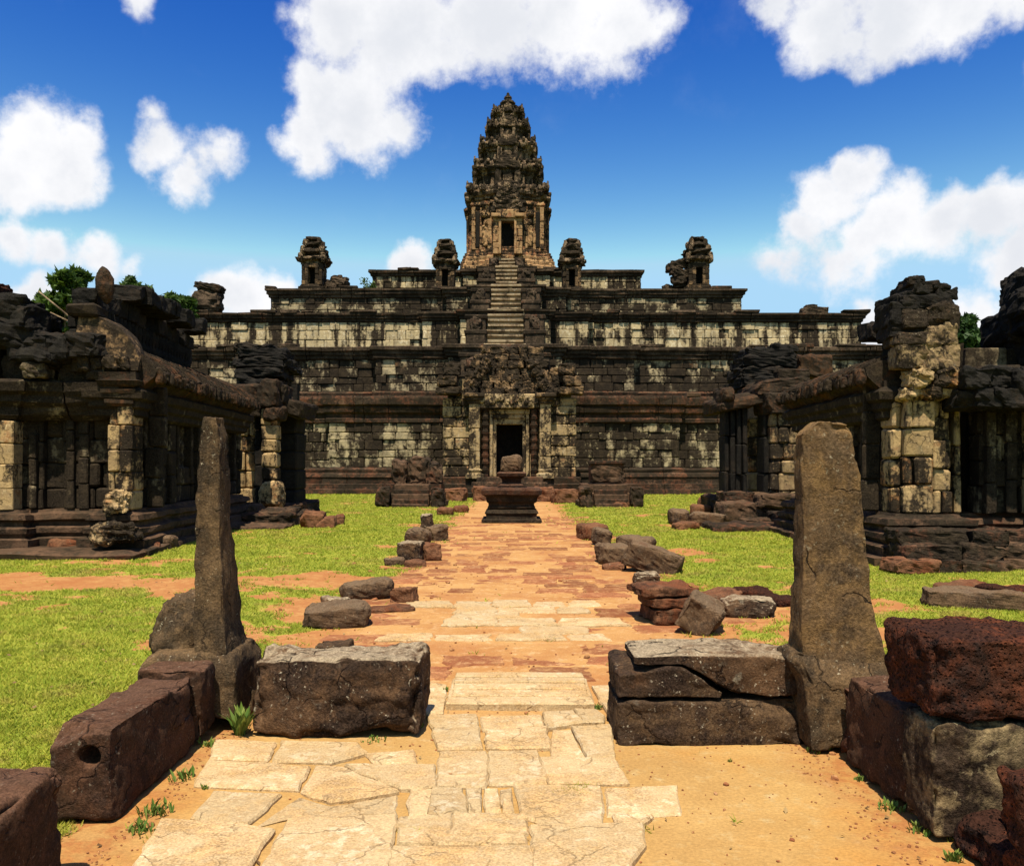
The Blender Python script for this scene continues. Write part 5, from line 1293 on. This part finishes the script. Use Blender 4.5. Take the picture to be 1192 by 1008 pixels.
kerb('kerb_block', 'kerb', 1.80, 2.3, 3.94, 4.66, 0, 0.47, 'long dark kerb block running from pale fronted block to the broad standing stone', 30, 40, group=KG, cuts=2)
kerb('kerb_block', 'kerb', 1.80, 2.3, 4.58, 4.76, 0, 0.40, 'rough mottled block jammed against the base of the broad standing stone', 26, 26, 5, 0.05, group=KG)
kerb('kerb_block', 'laterite', 1.79, 2.4, 2.72, 3.2, 0.235, 0.485, 'upper of two dark red blocks stacked at the near right corner', 27, 34, 9, 0.02, group=KG, cuts=1, fine=.8)
kerb('kerb_block', 'laterite', 1.80, 2.4, 2.70, 3.22, 0, 0.23, 'lower of two dark red blocks stacked at the near right corner', 28, 34, 9, 0.02, group=KG, cuts=1, fine=.8)
kerb('kerb_stone', 'laterite', 1.86, 2.5, 3.25, 3.62, 0, 0.15, 'low dark red stone between pale fronted block and the corner stack', 29, 26, 5, 0.04, group=KG)
# carved threshold
mb = MB(); tx0, tx1 = -0.415, 0.535
mould(mb, rect(tx0, tx1, 5.66, 6.3), [(0.015, -0.03), (0.015, 0.022), (0.005, 0.03), (-0.05, 0.032)], 0.06, 0.006, 5, 3)
for i, y in enumerate((5.80, 5.93, 6.07, 6.18)): mould(mb, rect(tx0 + 0.012, tx1 - 0.012, y, 6.29), [(0, 0.0), (0, 0.034 + i * 0.012), (-.008, 0.042 + i * 0.012)], 0.06, 0.005, 5, i + 4)
tag(mb.build('threshold_slab', 'slab'), 'pale stepped threshold slab with carved ridges across the path', 'slab')

# ------------------------------------------------------------------ loose stones along the path and on the lawn
def spx(x0, x1, yt, yb, mat, lab, seed, name='loose_stone', dep=None, q=6, rough=0.05, yaw=0.0, roll=0.0, res=16, cuts=3, group='loose stones along the path'):
    D = gd(yb); s = D / F; w = (x1 - x0) * s; dep = dep or max(0.18, w * 0.55)
    h = EYE - (yt - HZ) * (D + dep) / F; h = max(0.05, min(h, (yb - yt) * s * 1.1))
    mb = MB(); V, Fc = rock((0, 0, h / 2 - 0.012), (w / 2, dep / 2, h / 2 + 0.012), seed, res, q * 0.8 if q < 8 else q, rough, 2.6, cuts, yaw=yaw + math.sin(seed * 2.7) * 0.22, roll=roll + math.sin(seed * 1.9) * 0.06); mb.add(V, Fc)
    o = mb.build(name, {'kerb': 'loose', 'redmould': 'loose_red', 'kerb_grey': 'kerb_crust'}.get(mat, mat)); o.location = (wx((x0 + x1) / 2, D), D + dep / 2, ground_h(wx((x0 + x1) / 2, D), D + dep / 2))
    return tag(o, lab, 'stone', group)
S = [
 (346, 425, 697, 731, 'kerb', 'long dark flat stone nearest the large flat sided block, left of the path', .5, 6, 0, .05),
 (393, 456, 671, 698, 'kerb', 'dark rounded stone tilted on the grass edge behind the long dark flat stone', .45, 4, .2, -.15),
 (372, 402, 690, 704, 'kerb_grey', 'pale stone bit lying between the long dark stone and the rounded stone', .3, 4, .5, 0),
 (455, 483, 680, 702, 'redmould', 'small square red stone touching the right end of the rounded stone', .3, 8, 0, 0),
 (425, 480, 700, 712, 'redmould', 'low flat red stone half sunk before the small square red stone', .35, 4, .2, 0),
 (444, 470, 646, 658, 'kerb', 'small dark stone at the near grass end of the left stone row', .3, 4, .3, 0),
 (463, 491, 628, 655, 'kerb_grey', 'squared grey stone at the near end of the left stone row', .5, 8, 0, 0),
 (487, 511, 630, 653, 'redmould', 'rough red stone on the path side of the left stone row', .5, 5, .2, 0),
 (470, 500, 612, 636, 'kerb', 'dark humped stone in the middle of the left stone row', .6, 3, 0, .1),
 (498, 519, 611, 630, 'kerb', 'leaning dark stone on the path side of left stone row, above the rough red one', .4, 7, .2, -.2),
 (489, 503, 598, 616, 'kerb_grey', 'small upright block standing at the far end of the left stone row', .3, 9, 0, 0),
 (470, 496, 650, 660, 'redmould', 'thin red slab at the foot of the squared grey stone', .35, 5, .1, 0),
 (508, 527, 590, 600, 'redmould', 'low red stone beyond the left stone row, on the grass', .6, 5, 0, 0),
 (527, 545, 588, 597, 'redmould', 'low dull stone beyond the left stone row, near the gateway steps', .6, 5, 0, 0),
 (676, 706, 609, 630, 'redmould', 'low red stone at the far end of the right stone row', .7, 5, .2, 0),
 (690, 714, 615, 636, 'kerb', 'dark stone leaning on the far low red stone, right of the path', .5, 4, .3, .2),
 (697, 738, 630, 658, 'kerb', 'broad dark cracked stone in the middle of the right stone row', .6, 5, 0, .05),
 (720, 764, 622, 642, 'kerb', 'dark stone on the grass behind the broad cracked stone', .5, 5, -.3, .1),
 (730, 798, 634, 668, 'kerb', 'long dark slab sloping down onto the grass from the broad cracked stone', .5, 7, -.5, .22),
 (702, 730, 655, 664, 'redmould', 'thin red slab in front of the broad dark cracked stone', .35, 5, 0, 0),
 (738, 769, 664, 693, 'kerb_grey', 'upright grey stone standing alone between the sloping slab and the moulded block', .35, 6, .2, .1),
 (800, 846, 692, 740, 'kerb', 'tilted black slab leaning against the right end of the moulded block', .5, 8, -.5, .5),
 (846, 909, 692, 722, 'kerb_grey', 'squat fluted grey stone on the lawn to the right of the moulded block', .4, 5, .1, -.08),
 (815, 870, 683, 700, 'redmould', 'low red rubble stone behind the fluted grey stone', .5, 3, .2, 0),
 (860, 905, 682, 698, 'laterite', 'flat pitted red stone behind the fluted grey stone, right of the rubble', .5, 4, .1, 0),
 (898, 932, 692, 710, 'laterite', 'small red stone beside the broad standing stone, on the lawn', .4, 4, .3, 0),
 (873, 904, 748, 765, 'laterite', 'rounded red stone just behind the cracked two layer block', .22, 3, .2, 0),
 (835, 870, 742, 756, 'redmould', 'low red stone left of the rounded red stone behind the cracked block', .25, 3, .2, 0),
 (1040, 1096, 650, 671, 'redmould', 'low trapezoid stone on the lawn at the foot of the right hall', .5, 8, 0, 0),
 (1090, 1200, 686, 713, 'kerb', 'long dark beam-like stone lying on the lawn behind the laterite block', .35, 8, -.05, .02),
 (1098, 1160, 678, 690, 'redmould', 'flat red stone lying behind the long dark beam-like stone', .4, 5, .1, 0),
 (1150, 1215, 682, 694, 'laterite', 'low red stone behind the far end of the beam-like stone', .4, 4, .1, 0),
 (346, 374, 596, 617, 'redmould', 'squared red block at the foot of the left porch, nearest its doorway', .8, 7, 0, 0),
 (362, 386, 602, 617, 'redmould', 'flat tan slab on the grass beside the squared red block', .9, 8, .2, 0),
 (384, 399, 600, 613, 'redmould', 'small red slab outermost on the grass by the left porch', .5, 6, .3, 0),
 (340, 364, 580, 596, 'black', 'black stone lump behind the squared red block of the left porch', .8, 3, 0, 0),
 (782, 806, 592, 612, 'kerb', 'dark stone outermost on the grass by the right porch', .8, 4, .2, 0),
 (804, 846, 596, 613, 'kerb', 'long dark stone beside the right porch base', .7, 6, -.1, .04),
 (806, 830, 588, 602, 'redmould', 'squat red stone behind the long dark stone of the right porch', .6, 5, .1, 0),
 (816, 846, 577, 594, 'redmould', 'rough red stone topping the rubble at right porch', .7, 4, .2, 0),
 (785, 815, 607, 617, 'redmould', 'flat stone lying in front of the outermost dark stone', .5, 5, .2, 0),
 (118, 150, 630, 648, 'hall_pale', 'pale rubble stone at the foot of the left hall pier', .5, 3, .2, 0),
 (146, 180, 632, 646, 'redmould', 'dark red rubble stone right of the pale rubble at the left hall', .5, 4, .2, 0),
 (168, 200, 624, 642, 'kerb', 'dark rubble stone against the long wall of the left hall', .5, 4, .3, 0),
 (50, 84, 628, 648, 'redmould', 'worn red stone on the base slab before the left hall door', .5, 4, .2, 0),
]
for i, (x0, x1, yt, yb, mat, lab, dep, q, yaw, roll) in enumerate(S):
    spx(x0, x1, yt, yb, mat, lab, i + 201, dep=dep, q=q, yaw=yaw, roll=roll, rough=0.035 + 0.0 * i)
# fallen moulded block of three stepped layers
o = thing('moulded_block', 'fallen stair-like block of three rounded moulded layers, right of the path', 'stone block', (wx(800, 8.3), 8.5, 0), 0.12, 'loose stones along the path')
for i, (x0, x1, z0, z1_, y0) in enumerate(((-0.30, 0.36, 0, .17, 0.0), (-0.33, 0.32, .165, .275, 0.0), (-0.42, 0.22, .27, .37, 0.06))):
    mb = MB(); V, Fc = rock(((x0 + x1) / 2, y0 + 0.3, (z0 + z1_) / 2), ((x1 - x0) / 2, 0.3, (z1_ - z0) / 2), 600 + i, 18, 5, 0.03, 3, 2); mb.add(V, Fc); mb.build('moulded_layer', 'loose_red', o)

# ------------------------------------------------------------------ trees and weeds
def leafcloud(mb, c, rad, n, size, rng):
    c = np.array(c); 
    for _ in range(n):
        d = np.array([rng.gauss(0, 1) for _ in range(3)]); d /= np.linalg.norm(d); r = rng.random() ** 0.45
        p = c + d * r * np.array(rad) * (1 + 0.35 * fnoise(d * 1.7, 1.0, c[0], 3))
        a = np.array([rng.gauss(0, 1) for _ in range(3)]); a /= np.linalg.norm(a); b_ = np.cross(a, [rng.gauss(0, 1) for _ in range(3)]); b_ /= np.linalg.norm(b_)
        s = size * rng.uniform(0.5, 1.3); L_ = a * s; w = b_ * s * 0.42
        mb.add([p - L_, p + w, p + L_, p - w], [(0, 1, 2, 3)])
def limb(mb, pts, r0, r1):
    n = 7; V = []; Fc = []
    for i, p in enumerate(pts):
        r = r0 + (r1 - r0) * i / (len(pts) - 1)
        for k in range(n):
            a_ = 6.28318 * k / n; V.append((p[0] + r * math.cos(a_), p[1] + r * math.sin(a_), p[2]))
    for i in range(len(pts) - 1):
        for k in range(n): Fc.append((i * n + k, i * n + (k + 1) % n, i * n + n + (k + 1) % n, i * n + n + k))
    Fc.append(tuple(range((len(pts) - 1) * n, len(pts) * n))); mb.add(V, Fc)
def tree(lab, D, blobs, mat, seed, size=0.28, dens=1.0, group='trees behind the halls'):
    rng = random.Random(seed); xc = wx(np.mean([b_[0] for b_ in blobs]), D)
    o = thing('tree', lab, 'tree', (xc, D, 0), 0, group); mb = MB(); tb = MB()
    cz = np.mean([wz(b_[1], D) for b_ in blobs])
    limb(tb, [(0, 0, -0.2), (0.1, 0.05, cz * .3), (-0.1, 0, cz * .6), (0, 0.1, cz * .85)], 0.42, 0.2)
    for (px, py, r) in blobs:
        rr = r * D / F; c = (wx(px, D) - xc, rng.uniform(-1, 1) * rr * 0.5, wz(py, D))
        limb(tb, [(0, 0.05, cz * .55), (c[0] * .5, c[1] * .5, (cz * .6 + c[2]) / 2), c], 0.14, 0.03)
        for k in range(9):
            dv = np.array([rng.gauss(0, 1) for _ in range(3)]); dv /= np.linalg.norm(dv)
            leafcloud(mb, np.array(c) + dv * rr * rng.uniform(.3, .85), (rr * .42, rr * .42, rr * .36), int(70 * dens * max(1, rr)), size, rng)
    mb.build('crown', mat, o); tb.build('trunk', 'bark', o)
tree('bushy bright green tree rising tallest behind the left hall roof', 46, [(80, 340, 25), (60, 356, 20), (97, 356, 22), (86, 324, 15), (72, 372, 24), (104, 374, 22), (48, 362, 15)], 'leaf', 1, 0.3, 1.1)
tree('green tree crown showing just right of the pointed gable stone of the left hall', 50, [(148, 336, 14), (162, 342, 14), (138, 350, 18), (158, 360, 20), (172, 352, 12)], 'leaf', 2, 0.3, 1.1)
tree('small green tree crown nearest the worn lump on the pyramid corner', 54, [(205, 352, 14), (218, 358, 12), (193, 356, 13), (206, 370, 20)], 'leaf', 3, 0.3, 1.1)
tree('dark green tree seen in the gap right of the tall pale pier', 48, [(1120, 392, 22), (1112, 408, 22), (1130, 410, 22), (1124, 378, 13), (1150, 400, 20)], 'leaf_dark', 4, 0.3, 1.2)
# bush on the pyramid
mb = MB(); rr = random.Random(8); b0 = wx(426, 63)
for k in range(6): leafcloud(mb, (b0 + rr.uniform(-.4, .4), 63.5, 14.45 + rr.uniform(0, .75)), (.3, .3, .3), 40, 0.12, rr)
tag(mb.build('bush', 'leaf'), 'small bush growing on the fourth terrace left of the inner shrine', 'bush')
def weed(px, py, h, n, lab, seed, spread=0.08, name='weed_plant'):
    x, D = gp(px, py); rng = random.Random(seed); mb = MB()
    for i in range(n):
        a_ = rng.uniform(0, 6.283); r = rng.uniform(0, spread * (.65 if n > 24 else .3)); bx, by = r * math.cos(a_), r * math.sin(a_); hh = h * rng.uniform(.4, 1)
        l = rng.uniform(.3, .9) * hh; a2 = rng.uniform(0, 6.283); tx, ty = bx + l * math.cos(a2), by + l * math.sin(a2); w = rng.uniform(.004, .009) if hh < .12 else rng.uniform(.012, .022)
        nx_, ny2 = -math.sin(a2) * w, math.cos(a2) * w; mx_, my_ = (bx + tx) / 2, (by + ty) / 2
        mb.add([(bx, by, -0.01), (mx_ + nx_, my_ + ny2, hh * .65), (tx, ty, hh), (mx_ - nx_, my_ - ny2, hh * .65)], [(0, 1, 2, 3)])
    o = mb.build(name, 'weed'); o.location = (x, D, ground_h(x, D)); return tag(o, lab, 'weed', 'weeds in the forecourt')
weed(280, 855, 0.17, 70, 'leafy weed growing between narrow standing stone and the large flat sided block', 1, 0.05)
for i, (px, py, h, n, sp, lab) in enumerate((
  (240, 868, .05, 30, .09, 'grassy weed tuft by the far end of the drilled block'), (212, 905, .06, 40, .1, 'grassy weed tuft beside middle of the drilled block'),
  (182, 945, .06, 50, .11, 'wide weed tuft at the near foot of the drilled block'), (165, 965, .05, 40, .1, 'weed tuft at the near corner of the drilled block by red earth'),
  (238, 915, .03, 16, .05, 'tiny weed in paving joint near the drilled block'), (383, 887, .03, 14, .04, 'tiny weed in the joint between slabs before the large block'),
  (490, 843, .04, 20, .05, 'weed at the right corner of the large flat sided block'), (435, 858, .03, 26, .12, 'dry weed fringe at the foot of the large flat sided block'),
  (695, 822, .04, 40, .06, 'weed beside the right end of the threshold slab'), (519, 803, .04, 14, .03, 'tiny weed at the left end of the threshold slab'),
  (850, 883, .02, 12, .03, 'tiny dry weed on the open sand before the cracked block'), (948, 872, .05, 26, .07, 'weed at the right end of the cracked block'),
  (1000, 905, .03, 22, .07, 'small weed on sand by the rough mottled block'), (1040, 938, .04, 40, .12, 'wide weed patch along the right kerb, middle of three'),
  (1072, 965, .05, 30, .08, 'weed patch along the right kerb below the wide one'), (1112, 998, .05, 30, .07, 'weed nearest the corner stack on the right kerb'))):
    weed(px, py, h, n, lab, i + 20, sp)
# gravel and crumbs of stone on the sand and round the block feet
rng = random.Random(99); mb = MB()
for i in range(1500):
    if i < 700: x, y = rng.uniform(-1.75, 1.8), rng.uniform(3.0, 6.2)
    elif i < 1100: s_ = rng.choice((-1, 1)); x, y = s_ * (1.72 - abs(rng.gauss(0, .1))), rng.uniform(3, 5.2)
    else: x, y = rng.uniform(-2.6, 2.8), rng.uniform(6.2, 14)
    r = rng.uniform(.0025, .006) * (1 + (rng.random() < .06) * 1.6) * (1 if y < 6.2 else 1.9)
    block(mb, (x, y, ground_h(x, y) + r * .4), (r, r * rng.uniform(.6, 1), r * .7), rng, r * .5, r * .25, ax=(rng.gauss(0, 1), rng.gauss(0, 1), 0.1))
o = mb.build('gravel', 'brick'); struct(o, 'stuff'); o['label'] = 'scattered crumbs of stone on the sandy forecourt and path'

# dry fallen leaves on lawn and sand
rng = random.Random(123); mb = MB()
for i in range(900):
    y = 3.1 * (20 / 3.1) ** rng.random(); x = rng.uniform(-1, 1) * (0.62 * y + 0.5)
    if abs(x) < 1.6 and rng.random() < 0.75: continue
    r = rng.uniform(.010, .024); a_ = rng.uniform(0, 6.283); z = ground_h(x, y) + (0.022 if abs(x) > 2 else 0.008)
    ux, uy = math.cos(a_) * r, math.sin(a_) * r; t1, t2 = rng.uniform(-.4, .4) * r, rng.uniform(-.4, .4) * r
    mb.add([(x - ux, y - uy, z - t1), (x + uy * .45, y - ux * .45, z + t2 + .003), (x + ux, y + uy, z + t1), (x - uy * .45, y + ux * .45, z - t2 + .003)], [(0, 1, 2, 3)])
M['dry_leaf'] = simple('dry leaves', (0.20, 0.11, 0.045), (0.42, 0.28, 0.12), 9.0, 0.7, 0.2, 0.8)
o = mb.build('fallen_leaves', 'dry_leaf'); struct(o, 'stuff'); o['label'] = 'dry brown leaves scattered over the lawn and sand'
